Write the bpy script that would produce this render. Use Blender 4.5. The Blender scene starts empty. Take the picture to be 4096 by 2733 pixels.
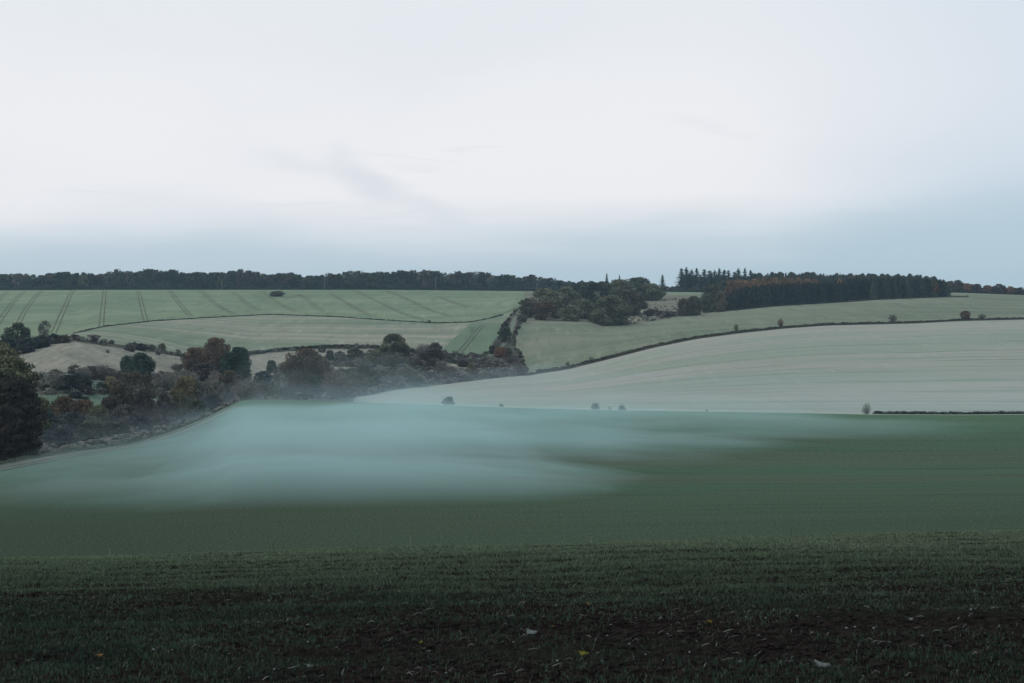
import bpy, math, random
import numpy as np
from mathutils import Vector
sc = bpy.context.scene
COL = sc.collection
# ------------------------------------------------------------------ camera
F = 5689.0; CX = 2048.0; HZ = 1200.0; EYE = 1.65      # focal length and horizon of the photograph, eye height
cam_d = bpy.data.cameras.new("camera"); cam = bpy.data.objects.new("camera", cam_d); COL.objects.link(cam)
sc.camera = cam
cam.location = (0, 0, EYE); cam.rotation_euler = (math.pi/2, 0, 0)
cam_d.sensor_width = 36; cam_d.lens = F/4096*36
cam_d.shift_y = -(1366.5-HZ)/4096
cam_d.clip_start = 0.1; cam_d.clip_end = 20000
cam_d.dof.use_dof = True; cam_d.dof.focus_distance = 400; cam_d.dof.aperture_fstop = 8.0
# ------------------------------------------------------------------ render / exposure
sc.render.engine = 'CYCLES'
sc.view_settings.view_transform = 'Standard'; sc.view_settings.look = 'None'
sc.view_settings.exposure = 0.0; sc.view_settings.gamma = 1.0
sc.cycles.use_denoising = True
sc.cycles.denoiser = 'OPENIMAGEDENOISE'; sc.cycles.denoising_prefilter = 'ACCURATE'; sc.cycles.denoising_input_passes = 'RGB_ALBEDO_NORMAL'
sc.cycles.max_bounces = 7; sc.cycles.diffuse_bounces = 2; sc.cycles.volume_bounces = 4
sc.cycles.use_adaptive_sampling = True; sc.cycles.adaptive_threshold = 0.004
sc.cycles.caustics_reflective = False; sc.cycles.caustics_refractive = False
# ------------------------------------------------------------------ node helpers
class NT:
    def __init__(s, nt): s.nt = nt; nt.nodes.clear()
    def n(s, typ, **kw):
        nd = s.nt.nodes.new(typ)
        for k, v in kw.items(): setattr(nd, k, v)
        return nd
    def put(s, sock, v):
        if isinstance(v, bpy.types.NodeSocket): s.nt.links.new(v, sock)
        else:
            if isinstance(v, (tuple, list)) and len(v) == 3 and sock.type == 'RGBA': v = (*v, 1)
            sock.default_value = v
    def m(s, op, a, b=0.0, c=0.0, clamp=False):
        nd = s.n('ShaderNodeMath', operation=op, use_clamp=clamp)
        for i, v in enumerate((a, b, c)): s.put(nd.inputs[i], v)
        return nd.outputs[0]
    def smooth(s, v, a, b):
        nd = s.n('ShaderNodeMapRange', interpolation_type='SMOOTHSTEP', clamp=True)
        s.put(nd.inputs[0], v); s.put(nd.inputs[1], a); s.put(nd.inputs[2], b); s.put(nd.inputs[3], 0.0); s.put(nd.inputs[4], 1.0)
        return nd.outputs[0]
    def mix(s, f, a, b, blend='MIX'):
        nd = s.n('ShaderNodeMix', data_type='RGBA', blend_type=blend)
        s.put(nd.inputs[0], f); s.put(nd.inputs[6], a); s.put(nd.inputs[7], b)
        return nd.outputs[2]
    def xyz(s, x, y, z):
        nd = s.n('ShaderNodeCombineXYZ')
        for i, v in enumerate((x, y, z)): s.put(nd.inputs[i], v)
        return nd.outputs[0]
    def noise(s, vec, scale=1.0, detail=4.0, rough=0.5, dist=0.0):
        nd = s.n('ShaderNodeTexNoise'); s.put(nd.inputs['Vector'], vec)
        s.put(nd.inputs['Scale'], scale); s.put(nd.inputs['Detail'], detail)
        s.put(nd.inputs['Roughness'], rough); s.put(nd.inputs['Distortion'], dist)
        return nd.outputs['Fac']
def srgb(r, g, b):
    f = lambda c: (c/255/12.92) if c/255 <= .04045 else ((c/255+.055)/1.055)**2.4
    return (f(r), f(g), f(b))
# ------------------------------------------------------------------ world (sky with a high thin cloud sheet)
SUN_EL, SUN_ROT = math.radians(48), math.radians(-65)
w = bpy.data.worlds.new("World"); sc.world = w; w.use_nodes = True
T = NT(w.node_tree)
tc = T.n('ShaderNodeTexCoord').outputs['Generated']
sep = T.n('ShaderNodeSeparateXYZ'); T.put(sep.inputs[0], tc)
X, Y, Z = sep.outputs
rad = T.m('SQRT', T.m('ADD', T.m('MULTIPLY', X, X), T.m('MULTIPLY', Y, Y)))
E = T.m('DIVIDE', Z, T.m('MAXIMUM', rad, 0.001))              # tangent of the elevation
A = T.m('ARCTAN2', X, Y)                                      # azimuth
sky = T.n('ShaderNodeTexSky', sky_type='NISHITA', sun_disc=False)
sky.sun_elevation = SUN_EL; sky.sun_rotation = SUN_ROT; sky.air_density = 1.2; sky.dust_density = 1.5
skyc = T.mix(1.0, sky.outputs[0], (0.07, 0.07, 0.07), 'MULTIPLY')
# pale clear band above the horizon, bluer to the right
band = T.mix(T.smooth(A, -0.30, 0.36), srgb(197, 213, 224), srgb(188, 209, 221))
band = T.mix(T.smooth(E, 0.0, 0.05), band, T.mix(0.2, band, srgb(190, 214, 232)))
band = T.mix(0.06, band, skyc)
nA = T.noise(T.xyz(T.m('MULTIPLY', A, 2.2), T.m('MULTIPLY', E, 9.0), 3.1), 1.6, 3, .5)
nB = T.noise(T.xyz(T.m('MULTIPLY', A, 5.0), T.m('MULTIPLY', E, 46.0), 7.7), 1.5, 5, .55, .6)
edge = T.m('ADD', 0.051, T.m('MULTIPLY', T.m('SUBTRACT', nA, .5), .05))
edge = T.m('ADD', edge, T.m('MULTIPLY', T.smooth(A, 0.16, 0.42), 0.022))
cl = T.smooth(T.m('SUBTRACT', T.m('ADD', E, T.m('MULTIPLY', T.m('SUBTRACT', nB, .5), .012)), edge), -0.026, 0.026)
cloud = T.mix(T.smooth(E, .10, .23), srgb(241, 241, 244), srgb(230, 235, 240))
cloud = T.mix(T.m('MULTIPLY', T.smooth(T.noise(T.xyz(A, T.m('MULTIPLY', E, 3), 1.0), 3.0, 4, .5), .45, .75), .35), cloud, srgb(220, 228, 236))
cloud = T.mix(T.m('MULTIPLY', T.smooth(A, .12, .38), .8), cloud, srgb(214, 225, 236))
def wisp(a0, e0, a1, e1, wd, soft):                           # a soft grey streak in the cloud sheet
    dx, dy = a1-a0, e1-e0; L = math.hypot(dx, dy); ux, uy = dx/L, dy/L
    p = T.m('ADD', T.m('MULTIPLY', T.m('SUBTRACT', A, a0), ux), T.m('MULTIPLY', T.m('SUBTRACT', E, e0), uy))
    q = T.m('ADD', T.m('MULTIPLY', T.m('SUBTRACT', A, a0), -uy), T.m('MULTIPLY', T.m('SUBTRACT', E, e0), ux))
    q = T.m('ABSOLUTE', T.m('ADD', q, T.m('MULTIPLY', T.m('SUBTRACT', nB, .5), .022)))
    f = T.m('MULTIPLY', T.smooth(p, -soft, soft*.6), T.m('SUBTRACT', 1.0, T.smooth(p, L-soft*.6, L+soft)))
    return T.m('MULTIPLY', f, T.m('SUBTRACT', 1.0, T.smooth(q, 0.0, wd)))
for (a0, y0, a1, y1, wd, st) in ((640, 372, 850, 415, 44, .42), (770, 350, 880, 450, 60, .45), (850, 425, 1050, 500, 40, .5), (1040, 340, 1140, 338, 8, .4), (860, 352, 1000, 372, 9, .3),
                                 (900, 380, 1010, 395, 16, .22), (1560, 285, 1720, 315, 14, .25), (180, 452, 330, 458, 7, .2), (600, 470, 740, 462, 8, .3), (830, 500, 960, 488, 7, .3)):
    f = wisp((a0-1175)/3264, (688-y0)/3264, (a1-1175)/3264, (688-y1)/3264, wd/3264, .03 if abs(a1-a0) > 120 else .015)
    cloud = T.mix(T.m('MULTIPLY', f, st*.6), cloud, srgb(206, 216, 226))
lowr = T.m('MULTIPLY', T.smooth(A, .16, .36), T.m('SUBTRACT', 1.0, T.smooth(E, .05, .15)))
cloud = T.mix(T.m('MULTIPLY', lowr, .45), cloud, srgb(184, 206, 222))
skyout = T.mix(cl, band, cloud)
skyout = T.mix(T.smooth(E, .3, 2.5), skyout, (0.40, 0.49, 0.58))
skyout = T.mix(T.smooth(E, -0.002, -0.05), skyout, (.08, .10, .10))
bg = T.n('ShaderNodeBackground'); T.put(bg.inputs[0], skyout); bg.inputs[1].default_value = 1.0
wo = T.n('ShaderNodeOutputWorld'); T.put(wo.inputs[0], bg.outputs[0])
w.cycles.sampling_method = 'MANUAL'; w.cycles.sample_map_resolution = 512
# ------------------------------------------------------------------ sun behind thin cloud
sd = bpy.data.lights.new("sun", 'SUN'); sun = bpy.data.objects.new("sun", sd); COL.objects.link(sun)
sd.energy = 0.9; sd.angle = math.radians(18); sd.color = (1.0, .95, .9)
sun.rotation_euler = Vector((-math.sin(-SUN_ROT)*math.cos(SUN_EL), math.cos(SUN_ROT)*math.cos(SUN_EL), math.sin(SUN_EL))).to_track_quat('Z', 'Y').to_euler()
# ------------------------------------------------------------------ mesh helpers
rnd = random.Random(7)
def mesh_np(name, V, faces, smooth=False):
    """V (n,3); faces: list of integer arrays (m,k)."""
    me = bpy.data.meshes.new(name)
    V = np.asarray(V, dtype=np.float32)
    faces = [np.asarray(f, dtype=np.int32) for f in faces if len(f)]
    loops = np.concatenate([f.ravel() for f in faces])
    counts = np.concatenate([np.full(len(f), f.shape[1], dtype=np.int32) for f in faces])
    starts = np.concatenate([[0], np.cumsum(counts)[:-1]]).astype(np.int32)
    me.vertices.add(len(V)); me.vertices.foreach_set('co', V.ravel())
    me.loops.add(len(loops)); me.loops.foreach_set('vertex_index', loops)
    me.polygons.add(len(counts)); me.polygons.foreach_set('loop_start', starts); me.polygons.foreach_set('loop_total', counts)
    if smooth: me.polygons.foreach_set('use_smooth', np.ones(len(counts), dtype=bool))
    me.update(calc_edges=True)
    return me
def link(name, me, mat=None, parent=None):
    o = bpy.data.objects.new(name, me); COL.objects.link(o)
    if mat is not None and me is not None and not me.materials: me.materials.append(mat)
    if parent is not None: o.parent = parent
    return o
def tag(o, label=None, cat=None, group=None, kind=None):
    if label: o['label'] = label
    if cat: o['category'] = cat
    if group: o['group'] = group
    if kind: o['kind'] = kind
    return o
def empty(name, loc, label, cat, group=None, rz=0.0):
    o = bpy.data.objects.new(name, None); COL.objects.link(o)
    o.location = loc; o.rotation_euler = (0, 0, rz); o.empty_display_size = .2
    return tag(o, label, cat, group)
def hash2(ix, iy, seed):
    h = (ix.astype(np.int64)*374761393 + iy.astype(np.int64)*668265263 + seed*974634777) & 0xFFFFFFFF
    h = ((h ^ (h >> 13)) * 1274126177) & 0xFFFFFFFF
    return ((h ^ (h >> 16)) & 0xFFFF)/65535.0
def vnoise(x, y, seed=0):
    ix = np.floor(x); iy = np.floor(y); fx = x-ix; fy = y-iy
    fx = fx*fx*(3-2*fx); fy = fy*fy*(3-2*fy)
    a = hash2(ix, iy, seed); b = hash2(ix+1, iy, seed); c = hash2(ix, iy+1, seed); d = hash2(ix+1, iy+1, seed)
    return (a+(b-a)*fx)*(1-fy)+(c+(d-c)*fx)*fy
def fbm(x, y, seed=0, octv=4, gain=.5):
    s = 0; amp = 1; tot = 0
    for k in range(octv):
        s = s+amp*vnoise(x*2**k, y*2**k, seed+k*17); tot += amp; amp *= gain
    return s/tot
# ------------------------------------------------------------------ terrain profile
GX = np.arange(-12000, 16001, 10.0)                            # picture columns spanned by the fan of ground
def tab(pts, sig=4):
    xs, ys = zip(*pts); v = np.interp(GX, xs, ys)
    if sig:
        k = np.arange(-int(3*sig), int(3*sig)+1); g = np.exp(-.5*(k/sig)**2); g /= g.sum()
        v = np.convolve(np.pad(v, len(k)//2, mode='edge'), g, 'valid')
    return v
a1 = tab([(0, .1846), (4096, .1635)], 40); dc1 = tab([(0, 26), (4096, 30)], 40)
s0 = a1-3.3/dc1; c2 = 1.65/dc1**2
DK, ZK = [], []
def knot(d, z): DK.append(np.broadcast_to(d, GX.shape).astype(float)); ZK.append(np.broadcast_to(z, GX.shape).astype(float))
for d in (0.5, 3., 6., 10., 15., 20.): knot(d, 1.65+s0*d+c2*d*d)
knot(dc1, 1.65+s0*dc1+c2*dc1**2); dd = dc1*1.2; knot(dd, 1.65+s0*dd+c2*dd*dd)
knot(50., a1*50*1.035); z75 = a1*.997*75; knot(75., z75)
K75 = len(DK)-1
rc = tab([(-600, 1935), (0, 1870), (261, 1819), (523, 1788), (680, 1736), (837, 1673), (941, 1610), (994, 1599), (1220, 1603), (1482, 1612), (1743, 1621), (2091, 1633), (2440, 1642), (2789, 1647), (3137, 1652), (3486, 1659), (3835, 1661), (4096, 1659)], 2.5)
dcr = tab([(-600, 170), (0, 185), (261, 200), (523, 215), (680, 240), (837, 280), (941, 325), (994, 345), (1447, 340), (2091, 330), (3000, 310), (4096, 300)], 2.5)
ac = (rc-HZ)/F; zc = ac*dcr
for f in (.2, .45, .75): knot(75+(dcr-75)*f, z75+(zc-z75)*(1-(1-f)**1.7))
knot(dcr, zc); KC = len(DK)-1
side = np.clip((GX-700)/400, 0, 1)
knot(dcr+45, ac*(dcr+45)+.3+1.1*side)
zk8 = np.minimum(ac*.994*(dcr+95), 31.6); zk8 = np.where(GX < 900, np.minimum(zk8, 30.6), zk8)
knot(dcr+90, zk8); K8 = len(DK)-1
rS = tab([(1447, 1590), (1570, 1562), (1743, 1543), (1917, 1521), (2091, 1502)], 3)
rk9 = tab([(-400, 1420), (0, 1402), (78, 1400), (200, 1366), (260, 1351), (314, 1354), (445, 1375), (628, 1396), (732, 1416), (996, 1415), (1161, 1397), (1270, 1389), (1379, 1386), (1501, 1389), (1662, 1397), (1793, 1415), (1924, 1421), (1980, 1440), (2040, 1470), (2091, 1496),
           (2266, 1472), (2440, 1429), (2615, 1385), (2790, 1350), (2963, 1328), (3137, 1310), (3312, 1298), (3660, 1290), (3835, 1281), (4096, 1275), (4500, 1262)], 2)
dk9 = tab([(-400, 440), (0, 470), (314, 500), (628, 540), (996, 600), (1379, 640), (1924, 630), (2040, 590), (2091, 575), (2266, 570), (2440, 575), (2615, 590), (2790, 610), (3137, 650), (3660, 690), (4096, 705)], 4)
zk9 = (rk9-HZ)/F*dk9
dS = tab([(-400, 275), (0, 290), (523, 325), (994, 452), (1447, 452), (1743, 500), (1917, 530), (2040, 552), (2091, 566), (2266, 561), (2440, 566), (2615, 581), (2790, 601), (3137, 641), (3660, 681), (4096, 696)], 4)
wS = np.clip((GX-2091)/60, 0, 1); wL = np.clip((1447-GX)/60, 0, 1)
zS = (rS-HZ)/F*dS*(1-wS)+(zk9+.045*9)*wS
zS = zS*(1-wL)+np.clip(zk8-.05, 0, 30.8)*wL
knot(dS, zS); KS = len(DK)-1
knot(dk9, zk9); K9 = len(DK)-1
rk10 = tab([(-400, 1410), (0, 1397), (78, 1392), (200, 1355), (250, 1343), (296, 1335), (418, 1306), (610, 1285), (837, 1271), (1081, 1259), (1325, 1267), (1534, 1281), (1743, 1293), (1882, 1290), (2004, 1264), (2060, 1246), (2110, 1287), (2170, 1288), (2353, 1284), (2410, 1301), (2497, 1301), (2584, 1288), (2715, 1267), (2824, 1258), (2895, 1246), (3105, 1225), (3424, 1206), (3498, 1200), (3721, 1191), (3860, 1187), (4096, 1189), (4500, 1192)], 1.5)
dk10 = tab([(-400, 455), (0, 488), (200, 540), (296, 590), (610, 720), (1081, 800), (1534, 760), (1882, 730), (2060, 780), (2105, 725), (2353, 740), (2497, 730), (2715, 760), (3105, 800), (3498, 850), (3860, 900), (4096, 940)], 4)
knot(dk10, (rk10-HZ)/F*dk10); K10 = len(DK)-1
rk11 = tab([(-400, 1163), (0, 1162), (400, 1160), (1500, 1160), (1900, 1163), (2200, 1166), (2650, 1168), (2800, 1170), (3500, 1172), (3805, 1170), (4096, 1181), (4500, 1190)], 4)
dk11 = tab([(0, 1120), (2000, 1150), (4096, 1040)], 10)
knot(dk11, (rk11-HZ)/F*dk11); K11 = len(DK)-1
knot(dk11+150, (rk11+9-HZ)/F*(dk11+150)); knot(2500., 10.); knot(9000., 60.)
DK = np.array(DK); ZK = np.array(ZK)
def pchip(xk, yk, x):
    """xk,yk (K,N); x (N,) or (M,N) -> same shape"""
    h = np.diff(xk, axis=0); dl = np.diff(yk, axis=0)/h
    m = np.zeros_like(yk)
    w1 = 2*h[1:]+h[:-1]; w2 = h[1:]+2*h[:-1]
    with np.errstate(divide='ignore', invalid='ignore'):
        hm = (w1+w2)/(w1/dl[:-1]+w2/dl[1:])
    m[1:-1] = np.where(dl[:-1]*dl[1:] > 0, hm, 0); m[0] = dl[0]; m[-1] = dl[-1]
    x2 = np.atleast_2d(x); out = np.zeros_like(x2, dtype=float); N = xk.shape[1]; ar = np.arange(N)
    for r in range(x2.shape[0]):
        xr = np.clip(x2[r], xk[0], xk[-1])
        i = np.clip((xk <= xr).sum(axis=0)-1, 0, xk.shape[0]-2)
        H = h[i, ar]; t = (xr-xk[i, ar])/H
        out[r] = (2*t**3-3*t**2+1)*yk[i, ar]+(t**3-2*t**2+t)*H*m[i, ar]+(-2*t**3+3*t**2)*yk[i+1, ar]+(t**3-t**2)*H*m[i+1, ar]
    return out if np.ndim(x) == 2 else out[0]
def ctrl(S):
    S = np.asarray(S, float)
    i = np.clip((S-GX[0])/10, 0, len(GX)-1.001); a = np.floor(i).astype(int); f = i-a
    return DK[:, a]*(1-f)+DK[:, a+1]*f, ZK[:, a]*(1-f)+ZK[:, a+1]*f
def bumps(x, y):                                               # gentle unevenness of the land itself
    k = np.clip((np.abs(y)-60)/300, 0, 1)
    return (fbm(x/70, y/70, 5, 3)-.5)*1.0*k
def zrel(S, d):
    """metres below the eye at picture column S and distance d (arrays)"""
    S = np.atleast_1d(np.asarray(S, float)); d = np.atleast_1d(np.asarray(d, float))
    dk, zk = ctrl(S); return pchip(dk, zk, d)
def ground(x, y):
    x = np.atleast_1d(np.asarray(x, float)); y = np.atleast_1d(np.asarray(y, float))
    return EYE-zrel(CX+F*x/np.maximum(y, .5), y)
def kd(k, S): return float(np.interp(S, GX, DK[k]))
def find_d(S, row, d0=None, d1=None):
    """distance at which the visible ground is met at (S,row)"""
    d0 = d0 if d0 is not None else kd(KC, S); d1 = d1 or kd(K11, S)
    ds = np.linspace(d0, d1, 700); r = HZ+F*zrel(np.full(700, float(S)), ds)/ds
    ok = np.where(r <= row)[0]
    return float(ds[ok[0]]) if len(ok) else float(d1)
def P(S, d, up=0.0):
    return Vector(((S-CX)/F*d, d, EYE-float(zrel(S, d)[0])+up))
# ------------------------------------------------------------------ ground materials
def ground_mat(name, build, rough=.95, bump=0.0, bump_scale=1.0, bdist=.05):
    m = bpy.data.materials.new(name); m.use_nodes = True; T = NT(m.node_tree)
    co = T.n('ShaderNodeTexCoord').outputs['Object']
    c = build(T, co)
    b = T.n('ShaderNodeBsdfPrincipled'); T.put(b.inputs['Base Color'], c)
    b.inputs['Roughness'].default_value = rough; b.inputs['Specular IOR Level'].default_value = .0
    if bump:
        bp = T.n('ShaderNodeBump'); bp.inputs['Strength'].default_value = bump; bp.inputs['Distance'].default_value = bdist
        T.put(bp.inputs['Height'], T.noise(co, bump_scale, 6, .65)); T.put(b.inputs['Normal'], bp.outputs[0])
    o = T.n('ShaderNodeOutputMaterial'); T.put(o.inputs[0], b.outputs[0])
    return m
def sc_co(T, co, sx, sy, rz=0.0):
    mp = T.n('ShaderNodeMapping'); T.put(mp.inputs[0], co); mp.inputs['Rotation'].default_value = (0, 0, rz); mp.inputs['Scale'].default_value = (sx, sy, 0.0)
    return mp.outputs[0]
def c_near(T, co):
    big = T.noise(sc_co(T, co, .22, .5), 1, 4, .6); fine = T.noise(sc_co(T, co, 9, 14), 1, 5, .65)
    c = T.mix(T.smooth(fine, .35, .7), (.005, .004, .004), (.028, .022, .020))
    c = T.mix(T.m('MULTIPLY', T.smooth(big, .45, .62), .45), c, (.018, .024, .017))
    dirt = T.smooth(T.noise(sc_co(T, co, 40, 40), 1, 3, .7), .66, .75)
    return T.mix(T.m('MULTIPLY', dirt, .5), c, (.07, .068, .065))
def c_mid(T, co):
    st = T.noise(sc_co(T, co, .02, .75, -.03), 1, 8, .74); st2 = T.noise(sc_co(T, co, .008, .03, .05), 1, 4, .55)
    ys = T.n('ShaderNodeSeparateXYZ'); T.put(ys.inputs[0], co)
    grain = T.mix(T.smooth(ys.outputs[1], 95.0, 210.0), T.noise(sc_co(T, co, 5.5, 2.6), 1, 6, .72), T.noise(sc_co(T, co, 1.8, .9), 1, 8, .78))
    c = T.mix(T.smooth(st2, .36, .64), (.078, .108, .074), (.060, .118, .074))
    c = T.mix(T.m('MULTIPLY', T.smooth(st, .5, .66), .7), c, (.098, .112, .084))
    c = T.mix(T.m('MULTIPLY', T.smooth(st, .5, .36), .6), c, (.040, .050, .034))
    sp = T.n('ShaderNodeSeparateXYZ'); T.put(sp.inputs[0], co)     # darker towards the low near side and the left
    near_left = T.m('ADD', T.smooth(sp.outputs[1], 150.0, 75.0), T.m('MULTIPLY', T.smooth(sp.outputs[0], 10.0, -45.0), T.smooth(sp.outputs[1], 190.0, 110.0)))
    c = T.mix(T.m('MULTIPLY', near_left, .62, clamp=True), c, (.042, .062, .042))
    c = T.mix(T.m('MULTIPLY', T.smooth(sp.outputs[1], 225.0, 300.0), .6), c, (.085, .17, .095))
    c = T.mix(T.m('MULTIPLY', T.smooth(grain, .51, .63), .55), c, (.14, .155, .115))
    return T.mix(T.m('MULTIPLY', T.smooth(grain, .49, .38), .55), c, (.034, .044, .032))
def c_field(c0, c1, c2, sx, sy, rz, k=.6, lines=None, gx=.16, gy=.022):
    def f(T, co):
        big = T.noise(sc_co(T, co, sx*.4, sy*.22, rz), 1, 5, .6, .6); st = T.noise(sc_co(T, co, sx, sy, rz), 1, 7, .66, .2)
        grain = T.noise(sc_co(T, co, gx, gy, rz), 1, 7, .8)
        c = T.mix(T.smooth(big, .35, .65), c0, c1)
        c = T.mix(T.m('MULTIPLY', T.smooth(st, .45, .68), k), c, c2)
        c = T.mix(T.m('MULTIPLY', T.smooth(st, .48, .34), .35), c, tuple(v*.72 for v in c1))
        c = T.mix(T.m('MULTIPLY', T.smooth(grain, .53, .66), .6), c, tuple(v*1.38 for v in c0))
        return T.mix(T.m('MULTIPLY', T.smooth(grain, .47, .34), .65), c, tuple(v*.6 for v in c0))
    return f
# drilled stubble: thin green lines follow the boundary of the field (attribute 'lane' runs across the drill rows)
def c_stubble(T, co):
    at = T.n('ShaderNodeAttribute', attribute_name='lane').outputs['Fac']
    sp = T.n('ShaderNodeSeparateXYZ'); T.put(sp.inputs[0], co)
    vec = T.xyz(T.m('MULTIPLY', sp.outputs[0], .010), T.m('MULTIPLY', at, 60.0), 0.0)
    n = T.noise(vec, 1, 7, .68); n2 = T.noise(T.xyz(T.m('MULTIPLY', sp.outputs[0], .004), T.m('MULTIPLY', at, 5.0), 4.0), 1, 4, .5)
    c = T.mix(T.smooth(n2, .36, .62), (.345, .34, .30), (.275, .315, .26))
    c = T.mix(T.m('MULTIPLY', T.smooth(n, .50, .62), .55), c, (.19, .25, .18))
    wob = T.m('ADD', T.m('MULTIPLY', at, 11.0), T.m('MULTIPLY', T.m('SUBTRACT', n2, .5), .35))
    fr = T.m('ABSOLUTE', T.m('SUBTRACT', T.m('FRACT', wob), .5))
    ln = T.m('SUBTRACT', 1.0, T.smooth(fr, .012, .055))
    ln = T.m('MULTIPLY', ln, T.m('MULTIPLY', T.smooth(at, .12, .25), T.smooth(T.noise(T.xyz(T.m('MULTIPLY', sp.outputs[0], .012), T.m('MULTIPLY', at, 6), 9.0), 1, 3), .38, .52)))
    c = T.mix(T.m('MULTIPLY', ln, .62), c, (.12, .19, .125))
    gr = T.noise(sc_co(T, co, .22, .05), 1, 8, .82)
    c = T.mix(T.m('MULTIPLY', T.smooth(gr, .53, .68), .35), c, (.46, .45, .41))
    return T.mix(T.m('MULTIPLY', T.smooth(gr, .47, .33), .4), c, (.25, .26, .225))
def c_scrub(T, co):
    n = T.noise(sc_co(T, co, .06, .09), 1, 6, .65); g = T.noise(sc_co(T, co, .7, 1.1), 1, 5, .7)
    c = T.mix(T.smooth(n, .4, .62), (.06, .065, .05), (.105, .10, .08)); return T.mix(T.smooth(g, .5, .75), c, (.05, .055, .04))
def c_bank(T, co):
    n = T.noise(sc_co(T, co, .03, .03, .5), 1, 4, .6, .3); g = T.noise(sc_co(T, co, .45, .11, .35), 1, 7, .78)
    c = T.mix(T.smooth(n, .38, .62), (.30, .285, .235), (.225, .228, .185)); c = T.mix(T.m('MULTIPLY', T.smooth(g, .52, .66), .5), c, (.46, .41, .34))
    return T.mix(T.m('MULTIPLY', T.smooth(g, .5, .36), .7), c, (.15, .145, .125))
MG = {
 'near': ground_mat('dark_tilth', c_near, bump=.8, bump_scale=14, bdist=.03),
 'mid': ground_mat('sprouting_field', c_mid, bump=.4, bump_scale=1.5, bdist=.2),
 'stubble': ground_mat('pale_stubble', c_stubble),
 'scrub': ground_mat('scrub_floor', c_scrub),
 'bank': ground_mat('dead_grass', c_bank, bump=.6, bump_scale=.4, bdist=.6),
 'paddock': ground_mat('paddock_grass', c_field((.115, .165, .12), (.09, .135, .10), (.14, .18, .13), .05, .1, 0)),
 'A': ground_mat('winter_wheat', c_field((.195, .25, .165), (.165, .215, .145), (.26, .305, .21), .012, .03, .35, .55)),
 'B': ground_mat('thin_stubble', c_field((.25, .265, .21), (.165, .22, .155), (.32, .305, .25), .006, .075, .06, .9)),
 'B2': ground_mat('green_crop', c_field((.135, .19, .13), (.155, .205, .14), (.19, .23, .165), .02, .03, 1.0, .5)),
 'C': ground_mat('olive_stubble', c_field((.20, .225, .165), (.152, .188, .135), (.255, .25, .20), .009, .06, .25, .65)),
 'pasture': ground_mat('rough_pasture', c_field((.22, .22, .17), (.17, .175, .14), (.11, .115, .09), .02, .05, .1, .7)),
 'far': ground_mat('far_land', c_field((.2, .26, .19), (.16, .22, .16), (.2, .2, .16), .002, .004, .1)),
}
# ------------------------------------------------------------------ ground sheets
dense = np.arange(-200, 4297, 8.0)
wing = np.cumsum(np.geomspace(12, 1400, 34))
Scol = np.concatenate([(-200-wing)[::-1], dense, 4296+wing])
def xl(pts, row): ys, xs = zip(*sorted((r, s) for s, r in pts)); return np.interp(row, ys, xs)
LANE_L = [(2068, 1236), (2035, 1270), (2012, 1310), (1985, 1370), (1950, 1410), (1930, 1425)]
LANE_R = [(2112, 1270), (2082, 1302), (2066, 1345), (2061, 1385), (2090, 1430), (2112, 1495)]
def inpoly(px, py, poly):
    r = np.zeros(px.shape, bool); n = len(poly)
    for i in range(n):
        x0, y0 = poly[i]; x1, y1 = poly[(i+1) % n]
        c = ((y0 > py) != (y1 > py)) & (px < (x1-x0)*(py-y0)/(y1-y0+1e-9)+x0); r ^= c
    return r
BANK = [[(60, 1418), (200, 1380), (300, 1366), (500, 1397), (620, 1412), (720, 1428), (735, 1480), (700, 1500), (600, 1505), (400, 1490), (300, 1480), (200, 1502), (100, 1502)],
        [(990, 1424), (1090, 1412), (1270, 1398), (1500, 1396), (1500, 1412), (1330, 1425), (1280, 1450), (1330, 1465), (1430, 1470), (1340, 1480), (1240, 1450), (1100, 1470), (1090, 1520), (1010, 1530), (1000, 1470)],
        [(1780, 1450), (1850, 1462), (1920, 1490), (1780, 1480)]]
PADD = [[(180, 1520), (330, 1515), (420, 1525), (430, 1566), (180, 1566)], [(150, 1580), (480, 1580), (700, 1600), (700, 1650), (560, 1640), (150, 1625)]]
def grid_faces(nr, nc):
    i = np.arange(nr-1)[:, None]*nc+np.arange(nc-1)[None, :]
    return np.stack([i, i+1, i+1+nc, i+nc], -1).reshape(-1, 4)
parts = {}
def strip(k0, k1, n, cls, power=1.0):
    dk, zk = ctrl(Scol)
    f = np.linspace(0, 1, n)[:, None]
    if power == 'inv': D = 1/(1/dk[k0]*(1-f)+1/dk[k1]*f)
    else: D = dk[k0]*(1-f)+dk[k1]*f
    zr = pchip(dk, zk, D)
    Xw = (Scol-CX)/F*D
    V = np.stack([Xw, D, EYE-zr], -1).reshape(-1, 3); Fc = grid_faces(n, len(Scol))
    row = (HZ+F*zr/D); Sg = np.broadcast_to(Scol, row.shape)
    fs = Sg.ravel()[Fc].mean(1); fr = row.ravel()[Fc].mean(1)
    c = cls(fs, fr); lane = np.broadcast_to(1-f, row.shape).ravel()
    for name in np.unique(c):
        parts.setdefault(str(name), []).append((V, Fc[c == name], lane))
def const(n): return lambda s, r: np.full(s.shape, n, dtype='<U12')
strip(K75, KC, 90, const('mid'), 'inv')
def cls_back(s, r): return np.where(s < 1415, 'scrub', 'stubble').astype('<U12')
def cls_scrub(s, r):
    c = np.full(s.shape, 'scrub', dtype='<U12')
    for p in BANK: c[inpoly(s, r, p)] = 'bank'
    for p in PADD: c[inpoly(s, r, p)] = 'paddock'
    return c
def cls_left(s, r):
    c = cls_back(s, r); m = (c == 'scrub'); c2 = cls_scrub(s, r); c[m] = c2[m]; return c
strip(KC, K8, 24, cls_left); strip(K8, KS, 110, cls_left)
strip(KS, K9, 110, cls_scrub)
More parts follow.
